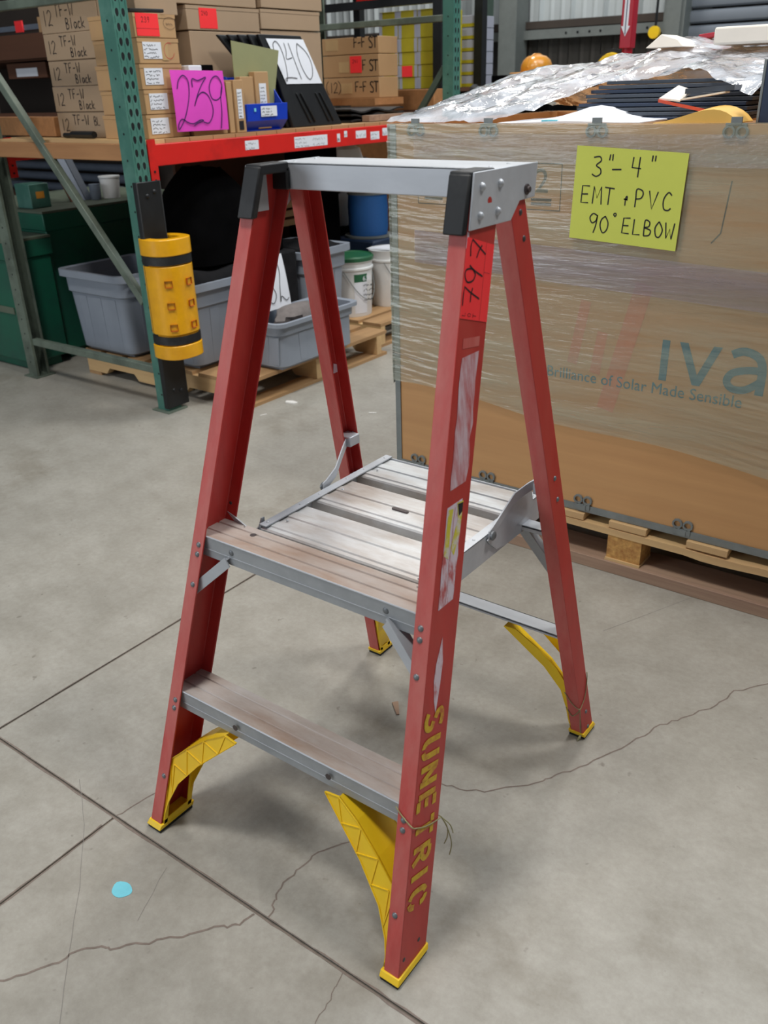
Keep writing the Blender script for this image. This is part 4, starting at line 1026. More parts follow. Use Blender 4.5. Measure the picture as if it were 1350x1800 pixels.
# five small cartons with white labels, faces towards the aisle (+x)
LX = -2.30; zs = [1.170, 1.2645, 1.3595, 1.456, 1.551, 1.640]
words = ['bottom', 'second', 'third', 'fourth', 'top']
for k in range(5):
    def deco(o, x0, x1, y0, y1, z0, z1, k=k):
        mb = MB(); f = x1+.0002
        if k < 4:
            sheet(mb, (f, y0+.022+.004*(k % 2), z0+.018), Y, Z, X, .098, .062, .0006)
            scribble(mb, (f+.0007, y0+.026, z0+.02), Y, Z, X, .090, .058, 4, .0022); mb.build('label_sheet', ['paper', 'ink'], o)
            if k == 3:
                r = MB(); sheet(r, (f, y0+.125, z0+.012), Y, Z, X, .035, .07, .0005); r.ribbon(smooth_pts([(.02+.028*math.cos(t), .03*math.sin(t)) for t in [1+5*i/12 for i in range(13)]], 2), .002, (f+.0006, y0+.145, z0+.048), Y, Z, X, 1); r.build('stamp', ['tape', 'ink_red'], o)
        else:
            sheet(mb, (f, y0+.012, z0+.006), Y, Z, X, .118, .082, .0006); q = (f+.0007, y0+.04, z0+.055)
            write(mb, '239', q, Y, Z, X, .020, .0018); mb.ribbon([(0, 0), (.116, 0)], .0008, (f+.0007, y0+.012, z0+.033), Y, Z, X, 1)
            mb.build('lot_tag', ['sticker_orange', 'ink'], o)['label'] = 'orange lot tag numbered 239'
            r = MB(); r.ribbon([(.034*math.cos(t), .022*math.sin(t)) for t in [2*math.pi*i/20 for i in range(21)]], .0014, (f+.0004, y0+.19, z0+.055), Y, Z, X, 0); scribble(r, (f+.0004, y0+.168, z0+.046), Y, Z, X, .045, .02, 1, .0014, 0); r.build('stamp', 'ink_faded', o)
    carton('carton', -2.590+.004*(k % 2), LX, 1.890+.005*(k % 2), 2.125-.003*k, zs[k], zs[k+1], 'cardboard_gold',
           ['small brown carton at the bottom of the labelled stack beside the green post', 'small brown carton with a white label, second from the bottom by the green post', 'small brown carton with a white label, middle of the stack by the green post', 'small brown carton with white label and red stamp, second from top by the post', 'small brown carton with an orange 239 tag on top of the labelled stack'][k], 'small labelled cartons by the post', deco, 'y')
mb = MB(); mb.bar((-2.36, 1.92, 1.652), (-2.30, 2.05, 1.650), (.02, 0, 0), (0, 0, .014)); tag(mb.build('black_strap', 'black_rubber', bevel=.003), 'short black strap lying on the carton with the orange 239 tag', 'strap')
# left stack marked in felt pen (front faces -y)
TZ = [1.170, 1.279, 1.385, 1.490, 1.597, 1.722]
TY = 1.95
lab5 = ['with BL after the code, at the bottom', 'second from the bottom', 'in the middle', 'second from the top', 'on top, under the rack brace']
for k in range(5):
    def deco(o, x0, x1, y0, y1, z0, z1, k=k):
        mb = MB(); q = Vector((x0, y0-.0001, z0)); hgt = z1-z0
        write(mb, '12', q+X*.022+Z*hgt*.25, X, Z, -Y, hgt*.48, .0032, 0, adv=.6); write(mb, 'TF-W', q+X*.118+Z*hgt*.50, X, Z, -Y, hgt*.38, .0036, 0, adv=.72)
        if k: write(mb, 'Black', q+X*.185+Z*hgt*.10, X, Z, -Y, hgt*.33, .0036, 0, adv=.66)
        else: write(mb, 'BL', q+X*.27+Z*hgt*.48, X, Z, -Y, hgt*.32, .003, 0, adv=.6)
        mb.build('felt_pen_writing', 'ink', o)
    carton('carton', -3.005+.002*(k % 2)-.006*(k == 4), -2.598, TY-.004*(k % 2), 2.17, TZ[k], TZ[k+1], 'cardboard_grey', 'brown carton hand-marked 12 TF-W in black, '+lab5[k], 'hand-marked cartons left of the green post', deco, 'y' if k == 4 else None)
carton('carton', -2.595, -2.35, 1.95, 2.18, 1.6415, 1.76, 'cardboard_grey', 'pale brown carton high up behind the green post', None, None, None)
mb = MB(); mb.tube([(-2.84, 1.90, DZ+.016), (-2.66, 1.885, DZ+.016)], .015, 8); mb.tube([(-2.90, 1.90, DZ+.012), (-2.84, 1.90, DZ+.012)], .011, 8); tag(mb.build('hand_torch', 'black_steel'), 'short black tube tool lying on the shelf below the bottom marked carton', 'tool')
# pink 239 sheet
mb = MB(); s0 = Vector((-2.268, 2.024, 1.192)); PU = Vector((0, 1, -.015)).normalized(); PV = Vector((-.02, .0, 1)).normalized(); PN = PU.cross(PV)
sheet(mb, s0, PU, PV, PN, .308, .240, .0006, 0, .004, 4)
def dig(strokes, fnc, W_, H_, wd, n2):
    for s_ in strokes:
        p = [(fnc(x, y)[0]*W_, fnc(x, y)[1]*H_) for x, y in s_]
        mb.ribbon(smooth_pts(p, 4), wd, s0+n2, PU, PV, PN, 1)
f239 = lambda x, y: ((x-475-(y-835)*.115)/640, 1-(y-838)/735)
dig([[(555, 1060), (570, 960), (620, 900), (680, 960), (695, 1100), (680, 1250), (640, 1420), (575, 1545), (570, 1480), (610, 1420), (680, 1465), (750, 1480), (830, 1440), (870, 1450), (800, 1475), (755, 1505)],
     [(735, 1040), (730, 940), (800, 960), (895, 920), (850, 1000), (800, 1120), (760, 1265), (800, 1150), (860, 1100), (930, 1150), (985, 1290), (980, 1400), (935, 1480), (870, 1465)],
     [(1080, 960), (1030, 905), (970, 940), (940, 1050), (970, 1170), (1030, 1200), (1085, 1150), (1100, 1030), (1080, 960)], [(1095, 1030), (1085, 1170), (1100, 1350), (1095, 1560)]], f239, .308, .240, .0048, PN*.0052)
tag(mb.build('number_sheet', ['paper_pink', 'ink_purple']), 'bright pink paper sheet numbered 239 hanging in front of the shelf cartons', 'sign')
# low open carton behind the sheet
carton('carton', -2.56, -2.285, 2.135, 2.345, DZ, 1.40, 'cardboard', 'brown carton hidden behind the pink 239 sheet', None)
mb = MB(); mb.box(-2.44, -2.30, 2.16, 2.235, 1.402, 1.45, 0); mb.box(-2.44, -2.295, 2.24, 2.30, 1.402, 1.452, 1); mb.box(-2.44, -2.31, 2.31, 2.34, 1.402, 1.43, 2)
tag(mb.build('parts_bag', ['paper', 'black_cloth', 'cardboard'], bevel=.003), 'small packets in white and black wrappers on the carton above the pink sheet', 'packet')
# blue bin with narrow cartons
mb = MB()
bx0, bx1, by0, by1, bz = -2.56, -2.262, 2.455, 2.735, DZ
outer = [(by0, 0), (by1, 0), (by1+.01, .14), (by0-.01, .14)]
mb.box(bx0, bx1-.03, by0+.02, by1-.02, bz, bz+.004)
mb.prism([(bx0, bz), (bx1-.045, bz), (bx1-.005, bz+.045), (bx1, bz+.115), (bx1-.03, bz+.12), (bx1-.12, bz+.235), (bx0, bz+.235)], (0, by0, 0), X, Z, Y*.005)
mb.prism([(bx0, bz), (bx1-.045, bz), (bx1-.005, bz+.045), (bx1, bz+.115), (bx1-.03, bz+.12), (bx1-.12, bz+.235), (bx0, bz+.235)], (0, by1-.005, 0), X, Z, Y*.005)
mb.loft([[(bx1-.045, by0, bz), (bx1-.045, by1, bz), (bx1-.05, by1, bz), (bx1-.05, by0, bz)], [(bx1-.003, by0, bz+.045), (bx1-.003, by1, bz+.045), (bx1-.009, by1, bz+.045), (bx1-.009, by0, bz+.045)], [(bx1+.002, by0, bz+.118), (bx1+.002, by1, bz+.118), (bx1-.004, by1, bz+.118), (bx1-.004, by0, bz+.118)]])
mb.box(bx0, bx0+.005, by0, by1, bz, bz+.235)
bb = mb.build('parts_bin', 'bin_blue', bevel=.0015); tag(bb, 'blue plastic parts bin with a sloped front on the rack shelf', 'bin')
mb = MB(); sheet(mb, (bx1+.003, by0+.09, bz+.062), Y, Z, X, .11, .045, .0006); scribble(mb, (bx1+.004, by0+.093, bz+.064), Y, Z, X, .1, .04, 3, .0024); mb.build('label_sheet', ['paper', 'ink'], bb)
MB().box(bx1+.0025, bx1+.0035, by0+.045, by0+.058, bz+.085, bz+.10).build('sticker', 'paint_blue', bb)
def nlabel(o, x0, x1, y0, y1, z0, z1):
    mb = MB(); sheet(mb, (x1+.0002, y0+(y1-y0)*.25, z0+.06), Y, Z, X, (y1-y0)*.5, (z1-z0)*.55, .0005); scribble(mb, (x1+.0009, y0+(y1-y0)*.28, z0+.064), Y, Z, X, (y1-y0)*.42, (z1-z0)*.5, 8, .0016)
    mb.box(x1+.0002, x1+.001, y0+(y1-y0)*.25, y0+(y1-y0)*.7, z0+.012, z0+.05, 1); mb.build('label_sheet', ['paper', 'ink'], o)
carton('carton', -2.50, -2.275, 2.350, 2.385, DZ, 1.385, 'cardboard', 'thin upright brown carton squeezed between the pink sheet and its neighbour', None)
carton('carton', -2.50, -2.268, 2.388, 2.452, DZ, 1.392, 'cardboard', 'narrow upright brown carton with a white label left of the blue bin', None, nlabel)
carton('carton', -2.334, -2.300, 2.466, 2.555, DZ+.008, 1.405, 'cardboard', 'narrow brown carton leaning at the left inside the blue bin', None)
carton('carton', -2.334, -2.292, 2.556, 2.650, DZ+.008, 1.425, 'cardboard', 'narrow brown carton with a white address label inside the blue bin', None, nlabel)
mb = MB(); mb.prism([(2.47, 1.19), (2.70, 1.19), (2.785, 1.515), (2.468, 1.552)], (-2.338, 0, 0), Y, Z, -X*.003); o = mb.build('folder', 'paper_olive'); tag(o, 'olive green card folder standing in the blue bin', 'folder')
# stack of black trays leaning, with 240 sheet
TU = Vector((0, 1, 0)); TVv = Vector((-.17, -.40, .92)).normalized(); TN = TU.cross(TVv).normalized(); TN = Vector((.98, 0, .18)).normalized()
for k in range(5):
    mb = MB(); tx = lambda y, z: Vector((-2.33-.18*(z-1.17)-.026*k, y-.012*k-(.06 if z > 1.5 else 0)*k*.5, z))
    a = [tx(2.848, DZ+.001), tx(3.24, DZ+.001), tx(3.135, 1.372), tx(3.078, 1.50), tx(3.03, 1.586), tx(2.72, 1.588), tx(2.80, 1.38)]
    b0 = Vector((-2.33, 2.86, DZ+.002))
    mb.loft([a, [p-TN*.018 for p in a]])
    if k == 0:
        for dy in (.09, .24):
            mb.bar(b0+TU*(dy+.04)+TVv*.02, b0+TU*(dy+.03)+TVv*.17, TU*.012, TN*.016); mb.bar(b0+TU*(dy+.075)+TVv*.02, b0+TU*(dy+.06)+TVv*.17, TU*.008, TN*.020)
    o = mb.build('tray', 'black_steel', bevel=.006); tag(o, ['black plastic tray at the front of the leaning row, under the white 240 sheet', 'black plastic tray leaning second from the front behind the 240 sheet', 'black plastic tray leaning in the middle behind the 240 sheet', 'black plastic tray leaning fourth from the front on the shelf', 'black plastic tray leaning at the back of the row by the tan cartons'][k], 'tray', 'leaning black trays')
mb = MB(); s0 = Vector((-2.33-.18*.198, 2.853, 1.368))+TN*.003; PU, PV, PN = TU, Vector((-.165, -.405, .92)).normalized(), TN
sheet(mb, s0, PU, PV, PN, .274, .222, .0006, 0, .002, 4)
f240 = lambda x, y: ((x-498-(y-165)*.317)/385, 1-(y-165)/495)
dig([[(560, 290), (560, 220), (590, 195), (630, 260), (660, 400), (670, 550), (660, 630), (650, 600), (700, 590), (770, 600)],
     [(670, 210), (685, 300), (680, 385), (740, 370)], [(715, 210), (760, 400), (815, 610)], [(805, 210), (800, 330), (840, 500), (900, 610), (940, 560), (940, 430), (890, 300), (805, 210)]], f240, .274, .222, .0035, PN*.0036)
tag(mb.build('number_sheet', ['paper', 'ink']), 'white paper sheet numbered 240 on the front black tray', 'sign')
# back row of tan cartons (faces +x at x=-2.6)
BXF = -2.60
def tagn(num):
    def f(o, x0, x1, y0, y1, z0, z1):
        mb = MB(); sheet(mb, (x1, y0+.08, z0+.008), Y, Z, X, .115, .085, .0006); write(mb, num, (x1+.0008, y0+.095, z0+.062), Y, Z, X, .018, .0018); mb.build('lot_tag', ['sticker_orange', 'ink'], o)['label'] = 'orange lot tag numbered '+num
    return f
carton('carton', -3.05, BXF, 2.455, 2.945, 1.609, 1.712, 'cardboard_grey', 'long tan carton with the orange 240 tag in the back row', 'long tan cartons in the back row', tagn('240'), 'y')
carton('carton', -3.05, BXF, 2.462, 2.945, DZ, 1.606, 'cardboard_grey', 'big tan carton below the one with the 240 tag', None)
carton('carton', -3.05, BXF, 2.955, 3.42, 1.625, 1.716, 'cardboard_grey', 'long tan carton right of the one with the orange 240 tag', 'long tan cartons in the back row', None, 'y')
carton('carton', -3.05, BXF-.006, 2.955, 3.43, DZ, 1.622, 'cardboard_grey', 'big tan carton behind the black trays', None)
carton('carton', -3.05, BXF-.004, 2.36, 2.935, 1.715, 1.83, 'cardboard_grey', 'tan carton on top of the one with the 240 tag', None)
carton('carton', -3.05, BXF+.004, 2.96, 3.44, 1.72, 1.84, 'cardboard_grey', 'tan carton at the upper right of the back row', None)
carton('carton', -2.95, BXF-.02, 2.19, 2.355, DZ, 1.70, 'cardboard_grey', 'tall tan carton between the labelled stack and the back row', None)
# cartons marked (12) and ST
CZs = [1.285, 1.403, 1.527, 1.622]
for k in range(3):
    def deco(o, x0, x1, y0, y1, z0, z1, k=k):
        mb = MB(); q = Vector((x0, y0-.0002, z0)); mb.box(x0+[.14, .13, .03][k], x0+[.23, .21, .13][k], y0-.0008, y0, z0+.025, z0+.085, 1)
        if k == 0: write(mb, '(12)', q+X*.012+Z*.03, X, Z, -Y, .06, .004, 0, adv=.55)
        write(mb, 'F-F', q+X*.25+Z*.035, X, Z, -Y, .055, .006, 0, adv=.55); write(mb, 'ST', q+X*.365+Z*.03, X, Z, -Y, .06, .007, 0, adv=.55); mb.build('felt_pen_writing', ['ink', 'tape'], o)
        if k == 1:
            t = MB(); sheet(t, (x0+.22, y0-.0012, z0+.022), X, Z, -Y, .09, .092, .0006); write(t, '241', (x0+.24, y0-.002, z0+.075), X, Z, -Y, .02, .002); t.build('lot_tag', ['sticker_orange', 'ink'], o)['label'] = 'small orange lot tag'
    carton('carton', -3.07, -2.63, 3.99, 4.19, CZs[k], CZs[k+1]-.002, 'cardboard', ['brown carton marked (12) at the bottom of the far right stack on the shelf', 'brown carton with an orange tag in the middle of the far right stack', 'brown carton with a white label on top of the far right stack'][k], 'marked cartons at the shelf end', deco)
mb = MB(); mb.box(-3.1, -2.6, 3.9, 4.2, 1.246, 1.284); tag(mb.build('plywood_sheet', 'osb'), 'short plywood piece under the carton marked (12)', 'board')
for k in range(3):
    z = 1.171+.026*k; mb = MB(); secs = []
    for i in range(17):
        t = i/16; y = 3.36+.5*t; zz = z+.008*math.sin(t*13+k)
        secs.append([(-2.78, y, zz), (-2.36, y, zz), (-2.36, y, zz+.008), (-2.78, y, zz+.008)])
    mb.loft(secs); tag(mb.build('rubber_mat', 'black_rubber'), 'wavy black rubber mat at the shelf end, '+['bottom', 'middle', 'top'][k]+' one of the low pile', 'mat', 'black rubber mats on the shelf')
mb = MB(); mb.bar((-2.33, 3.45, DZ+.018), (-2.36, 3.95, DZ+.018), (.05, 0, 0), (0, 0, .03)); tag(mb.build('wood_offcut', 'old_wood'), 'wood offcut on the shelf edge beside the black mats', 'wood')
# yellow and white cartons in the next bay
YC = [1.325, 1.40, 1.477, 1.558, 1.644, 1.728, 1.815]
mb = MB(); mb.box(-3.30, -2.60, 4.55, 4.78, 0, 1.322); o = mb.build('wooden_box', 'osb', bevel=.003); tag(o, 'tall rough chipboard crate in front of the yellow and white cartons', 'crate')
MB().box(-3.27, -2.63, 4.535, 4.549, 1.16, 1.20).build('batten', 'dark_wood', o)
rows = ['bottom row', 'second row from the bottom', 'third row from the bottom', 'fourth row from the bottom', 'fifth row from the bottom', 'top row']; cols_ = ['left', 'middle', 'right']
for k in range(6):
    for c_ in range(3):
        x0 = -3.308+.164*c_
        def deco(o, a, b, y0, y1, z0, z1, k=k, c_=c_):
            MB().box(a+.001, a+.026, y0-.0006, y0+.0004, z0+.001, z1-.003).build('white_stripe', 'carton_white', o); MB().box(b-.026, b-.001, y0-.0006, y0+.0004, z0+.001, z1-.003).build('white_stripe', 'carton_white', o)
            if k == 1 and c_ == 1:
                t = MB(); sheet(t, (a+.03, y0-.001, z0+.002), X, Z, -Y, .09, .07, .0006); t.build('lot_tag', ['sticker_orange'], o)['label'] = 'small orange lot tag'
        carton('carton', x0, x0+.162, 4.92+.006*((k+c_) % 2), 5.25, YC[k], YC[k+1], 'carton_yellow', ('yellow striped carton with an orange tag, ' if (k == 1 and c_ == 1) else 'yellow carton with white end stripes, ')+rows[k]+', '+cols_[c_]+' column', 'yellow and white striped cartons', deco)
for k in range(6):
    z0 = 1.3255+.078*k
    def deco(o, a, b, y0, y1, z0, z1):
        MB().box(a+.001, b-.001, y0-.0006, y0, z0+.002, z0+.024).build('yellow_stripe', 'carton_yellow', o)
    carton('carton', -3.08, -2.82, 5.42, 5.7, z0, z0+.076, 'carton_white', 'white carton with a yellow lower stripe behind the green post, '+rows[k].replace('row', 'one').replace('one from', 'from'), 'white cartons with yellow stripes', deco)
# black rack behind
RB = empty('pallet_rack', (-3.5, 5.4, 0), 'black steel pallet rack carrying the yellow cartons in the background', 'rack')
for x0, y0 in ((-2.800, 4.84), (-2.812, 5.40), (-4.3, 4.84), (-4.3, 5.9)):
    MB().box(x0, x0+.066, y0, y0+.07, 0, 2.8).build('upright_post', 'black_steel', RB)
MB().box(-4.23, -2.73, 4.915, 4.955, 1.22, 1.30).build('beam', 'black_steel', RB); MB().box(-4.23, -2.73, 5.80, 5.84, 1.22, 1.30).build('beam', 'black_steel', RB)
MB().box(-4.23, -2.735, 4.915, 5.84, 1.3005, 1.3245).build('deck', 'dark_wood', RB)
MB().box(-4.23, -2.82, 4.87, 4.91, 1.84, 1.89).build('beam', 'black_steel', RB)
MB().box(-4.23, -2.82, 5.86, 5.90, 1.93, 2.03).build('beam', 'beam_red', RB)
MB().box(-3.9, -3.75, 5.855, 5.8595, 1.945, 1.975).build('paper_label', 'paper', RB)
mb = MB(); mb.box(-2.66, -2.46, 4.86, 5.30, 0, 1.20); tag(mb.build('dark_bin', 'black_cloth', bevel=.01), 'tall dark bin right of the second green upright', 'bin')
mb = MB(); mb.tube([(-2.62, 5.1, 1.25), (-2.56, 5.0, 1.30), (-2.50, 5.05, 1.25)], .045, 10); mb.tube([(-2.60, 4.95, 1.245), (-2.52, 4.93, 1.245)], .04, 10); tag(mb.build('hose_bundle', 'black_rubber'), 'bundle of black hoses right of the second green upright', 'hose')
# greenish post right of the black one
mb = MB(); mb.box(-4.06, -3.92, WY-.5, WY-.4, 0, 3.4); mb.box(-4.06, -3.92, WY-.52, WY-.5, 2.1, 2.2, 1); tag(mb.build('green_post', ['rack_green_dark', 'sticker_orange']), 'dark green steel post near the far wall left of the grey column', 'post')
mb = MB(); mb.box(-4.42, -4.27, WY-.45, WY-.40, 0, 3.0); tag(mb.build('white_board', 'corrugated'), 'pale upright board by the far wall', 'board')
# extinguisher sign post
mb = MB(); ex = Vector((-1.29, 4.5, 0))
sg = empty('sign_post', (ex.x, ex.y, 0), 'red square post with a white down arrow standing behind the crate', 'post')
MB().box(ex.x-.034, ex.x+.034, ex.y, ex.y+.068, 1.50, 2.3).build('post', 'red_paint', sg, bevel=.004)
mb = MB(); mb.prism([(-.014, 0), (.014, 0), (.014, -.22), (.026, -.22), (0, -.27), (-.026, -.22), (-.014, -.22)], (ex.x-.004, ex.y-.0005, 1.83), X, Z, -Y*.001); mb.box(ex.x-.030, ex.x+.022, ex.y-.002, ex.y, 1.79, 2.0); mb.build('arrow', 'paper', sg)['label'] = 'white down arrow'
mb = MB(); mb.ribbon([(0, 0), (0, -.19)], .007, (ex.x-.004, ex.y-.0018, 1.76), X, Z, -Y, 0); mb.build('arrow_text', 'pipe_grey', sg)
mb = MB(); mb.tube([(ex.x, ex.y+.04, 0), (ex.x, ex.y+.04, 1.50)], .03, 10); mb.lathe([(.07, 0), (.07, .02), (.045, .05), (.03, .06)], (ex.x, ex.y+.04, 1.40), 14); mb.build('stand', 'red_paint', sg)
mb = MB(); mb.lathe([(0, -.02), (.085, -.02), (.09, 0), (.085, .02), (0, .02)], (ex.x-.085, ex.y+.03, 1.395), 20, 0, 'y'); mb.lathe([(0, -.025), (.105, -.022), (.105, -.012), (0, -.012)], (ex.x-.09, ex.y+.06, 1.40), 20, 1, 'y'); mb.build('reel', ['yellow_plastic', 'black_rubber'], sg)
mb = MB(); mb.lathe([(0, -.02), (.05, -.02), (.05, .02), (0, .02)], (-2.35, WY-.3, 1.71), 14, 0, 'y'); mb.tube([(-2.35, WY-.28, 1.76), (-2.36, WY-.25, 2.3)], .012, 6, 1); tag(mb.build('chain_hoist', ['yellow_plastic', 'black_steel']), 'small yellow hoist wheel hanging by the far wall column', 'hoist')

# ============================================================ BELOW THE SHELF
def pallet(x0, x1, y0, y1, label, nb=7):
    P = empty('wooden_pallet', ((x0+x1)/2, (y0+y1)/2, 0), label, 'pallet')
    for xs_ in (x1-.10, (x0+x1)/2-.05, x0):        # bottom boards run along y
        MB().box(xs_, xs_+.10, y0, y1, 0, .016).build('bottom_board', 'pine_y', P)
    for yy in (y0, (y0+y1)/2-.045, y1-.09):         # three stringers run along x
        mb = MB()
        mb.prism([(x0, .017), (x0+.15, .017), (x0+.18, .05), (x0+.38, .05), (x0+.41, .017), (x1-.41, .017), (x1-.38, .05), (x1-.18, .05), (x1-.15, .017), (x1, .017), (x1, .118), (x0, .118)], (0, yy, 0), X, Z, Y*.04)
        mb.build('stringer', 'pine', P)
    wdt = (y1-y0)
    xs_ = x0
    for k in range(nb):
        a = x0+(x1-x0-.13)*k/(nb-1)
        MB().box(a, a+.13, y0, y1, .1185, .136).build('deck_board', 'pine_y', P)
    return P
pallet(-3.12, -1.945, 1.955, 3.07, 'wooden pallet under the grey totes in the rack')
pallet(-3.15, -2.05, 3.16, 4.16, 'wooden pallet under the white pails in the rack')
def tote(name, x0, x1, y0, y1, z0, z1, label, group, rim=.022, taper=.05, lid=False):
    T = MB(); n = 4
    def ring(e, z, r=.05):
        pts = []
        for cx, cy, a0 in ((x1-e-r, y1-e-r, 0), (x0+e+r, y1-e-r, 90), (x0+e+r, y0+e+r, 180), (x1-e-r, y0+e+r, 270)):
            for k in range(n+1):
                a = math.radians(a0+90*k/n); pts.append((cx+r*math.cos(a), cy+r*math.sin(a), z))
        return pts
    h = z1-z0
    T.loft([ring(taper+.02, z0+.012), ring(taper+.01, z0+.012), ring(taper, z0+.02), ring(rim+.012, z0+h*.72), ring(rim+.002, z0+h*.74), ring(rim, z0+h*.9), ring(0, z0+h*.92), ring(0, z1), ring(.012, z1+.002), ring(.024, z1-.004), ring(rim+.012, z0+h*.85), ring(taper+.008, z0+.03)], 0, caps=True)
    T.box(x0+taper+.03, x1-taper-.03, y0+taper+.03, y1-taper-.03, z0, z0+.013)
    o = T.build(name, 'tote_grey'); tag(o, label, 'tote', group)
    # raised ribs on the +x and -y walls
    R = MB()
    for t in (.3, .52, .74):
        yy = y0+(y1-y0)*t
        R.loft([[(x1-taper+.001, yy-.02, z0+.03), (x1-taper+.001, yy+.02, z0+.03), (x1-taper-.004, yy+.02, z0+.03), (x1-taper-.004, yy-.02, z0+.03)], [(x1-rim-.010, yy-.028, z0+h*.70), (x1-rim-.010, yy+.028, z0+h*.70), (x1-rim-.016, yy+.028, z0+h*.70), (x1-rim-.016, yy-.028, z0+h*.70)]])
        xx = x0+(x1-x0)*t
        R.loft([[(xx-.02, y0+taper-.001, z0+.03), (xx+.02, y0+taper-.001, z0+.03), (xx+.02, y0+taper+.004, z0+.03), (xx-.02, y0+taper+.004, z0+.03)], [(xx-.03, y0+rim+.010, z0+h*.70), (xx+.03, y0+rim+.010, z0+h*.70), (xx+.03, y0+rim+.016, z0+h*.70), (xx-.03, y0+rim+.016, z0+h*.70)]])
    R.build('rib', 'tote_grey', o)
    return o
PZ = .1365
tote('storage_tote', -3.18, -2.66, 1.875+.02, 2.42, PZ, .555, 'open grey plastic tote at the left end, behind the diagonal rack brace', None)
tote('storage_tote', -2.635, -2.215, 1.93, 2.50, PZ, .545, 'grey plastic tote filled with black cloth, right behind the yellow bumper', None)
tote('storage_tote', -2.66, -2.215, 2.735, 3.15, PZ, .575, 'tall grey plastic tote behind the small one with rags', None)
tote('storage_tote', -2.15, -1.865, 2.14, 2.75, PZ, .37, 'small low grey tote holding rags at the pallet edge', None, .018, .03)
def blob(name, c, r, m, label, cat, amp=.12, n=18, flat=.0):
    mb = MB(); secs = []
    for i in range(1, 11):
        t = math.pi*i/11; ring = []
        for k in range(n):
            a = 2*math.pi*k/n; d = 1+amp*(math.sin(3*a+i)+math.sin(5*a-2*i)*.5+random.uniform(-.4, .4))
            z = c[2]+r[2]*math.cos(t)*1.0
            ring.append((c[0]+r[0]*math.sin(t)**.8*math.cos(a)*d, c[1]+r[1]*math.sin(t)**.8*math.sin(a)*d, max(z, c[2]-r[2]*.9)))
        secs.append(ring)
    mb.loft(secs); return tag(mb.build(name, m), label, cat)
mb = MB(); secs = []
for i in range(13):
    t = i/12; z = .602+.42*t; w_ = (.17-.02*t)*(1-max(0, t-.72)**1.5*2.6); d_ = (.20+.02*math.sin(t*5))*(1-max(0, t-.65)**1.5*3.2)
    ring = []
    for k in range(24):
        a = 2*math.pi*k/24; c_, s_ = math.cos(a), math.sin(a); rr = 1/((abs(c_)**3.5+abs(s_)**3.5)**(1/3.5)); f_ = 1+.07*noise.noise(Vector((c_*2.5, s_*2.5, t*5)))
        ring.append((-2.44+w_*c_*rr*f_, 2.27+d_*s_*rr*f_+.03*t, z+.02*noise.noise(Vector((c_*2, s_*2, 9)))*(t > .05)))
    secs.append(ring)
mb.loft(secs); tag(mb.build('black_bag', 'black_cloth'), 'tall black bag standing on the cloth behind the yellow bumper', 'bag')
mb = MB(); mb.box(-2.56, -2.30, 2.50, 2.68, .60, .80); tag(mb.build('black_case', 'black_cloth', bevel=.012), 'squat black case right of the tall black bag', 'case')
def cloth(x0, x1, y0, y1, z, lab):
    mb = MB(); n = 14; vs = []; fs = []
    for q_ in (0, 1):
        for j in range(n+1):
            for i in range(n+1):
                x = x0+(x1-x0)*i/n; y = y0+(y1-y0)*j/n; e = min(i, j, n-i, n-j)
                vs.append((x, y, z-.05 if q_ == 0 else z+.018*noise.noise(Vector((x*9, y*9, 3)))-(.035 if e == 0 else 0)))
    m_ = (n+1)**2
    for j in range(n):
        for i in range(n):
            a = j*(n+1)+i; fs.append((m_+a, m_+a+1, m_+a+n+2, m_+a+n+1)); fs.append((a, a+n+1, a+n+2, a+1))
    for i in range(n):
        for a, b in ((i, i+1), (n*(n+1)+i, n*(n+1)+i+1), (i*(n+1), (i+1)*(n+1)), (i*(n+1)+n, (i+1)*(n+1)+n)): fs.append((a, b, m_+b, m_+a))
    mb.add(vs, fs); tag(mb.build('black_cloth', 'dark_cloth'), lab, 'cloth')
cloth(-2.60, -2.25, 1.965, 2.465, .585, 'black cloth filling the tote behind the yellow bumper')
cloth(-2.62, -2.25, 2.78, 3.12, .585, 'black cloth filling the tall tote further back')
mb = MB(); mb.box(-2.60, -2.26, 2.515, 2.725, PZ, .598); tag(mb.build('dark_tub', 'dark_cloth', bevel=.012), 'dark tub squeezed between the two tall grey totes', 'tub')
blob('rag_pile', (-2.0, 2.42, .345), (.085, .16, .06), 'grey_cloth', 'grey rags heaped in the small low tote', 'rags', .12)
blob('tool_pile', (-2.92, 2.15, .40), (.16, .17, .05), 'black_cloth', 'dark tools and wire in the left grey tote', 'tools', .12)
mb = MB(); mb.tube(smooth3([(-2.90, 2.05, .45), (-2.86, 2.08, .50), (-2.80, 2.12, .52), (-2.76, 2.16, .49)]), .008, 6); tag(mb.build('cable', 'bucket_white'), 'short white cable end sticking out of the left grey tote', 'cable')
# white number sheet leaning on the low tote
mb = MB(); s0 = Vector((-2.05, 2.25, .395)); PU = Y; PV = Vector((-.12, -.06, 1)).normalized(); PN = PU.cross(PV).normalized()
s0 = Vector((-2.055, 2.225, .388)); sheet(mb, s0, PU, PV, PN, .21, .25, .0006, 0, .004, 4)
dig([[(.2, .8), (.35, .95), (.5, .75), (.4, .5), (.5, .4), (.55, .25), (.4, .12), (.15, .3)], [(.62, .85), (.72, .95), (.8, .7), (.72, .4), (.66, .12), (.72, .22), (.85, .12), (.95, .16)]], lambda x, y: (x, y), .21, .25, .004, PN*.005)
tag(mb.build('number_sheet', ['paper', 'ink']), 'white paper sheet numbered 32 propped on the small low tote', 'sign')
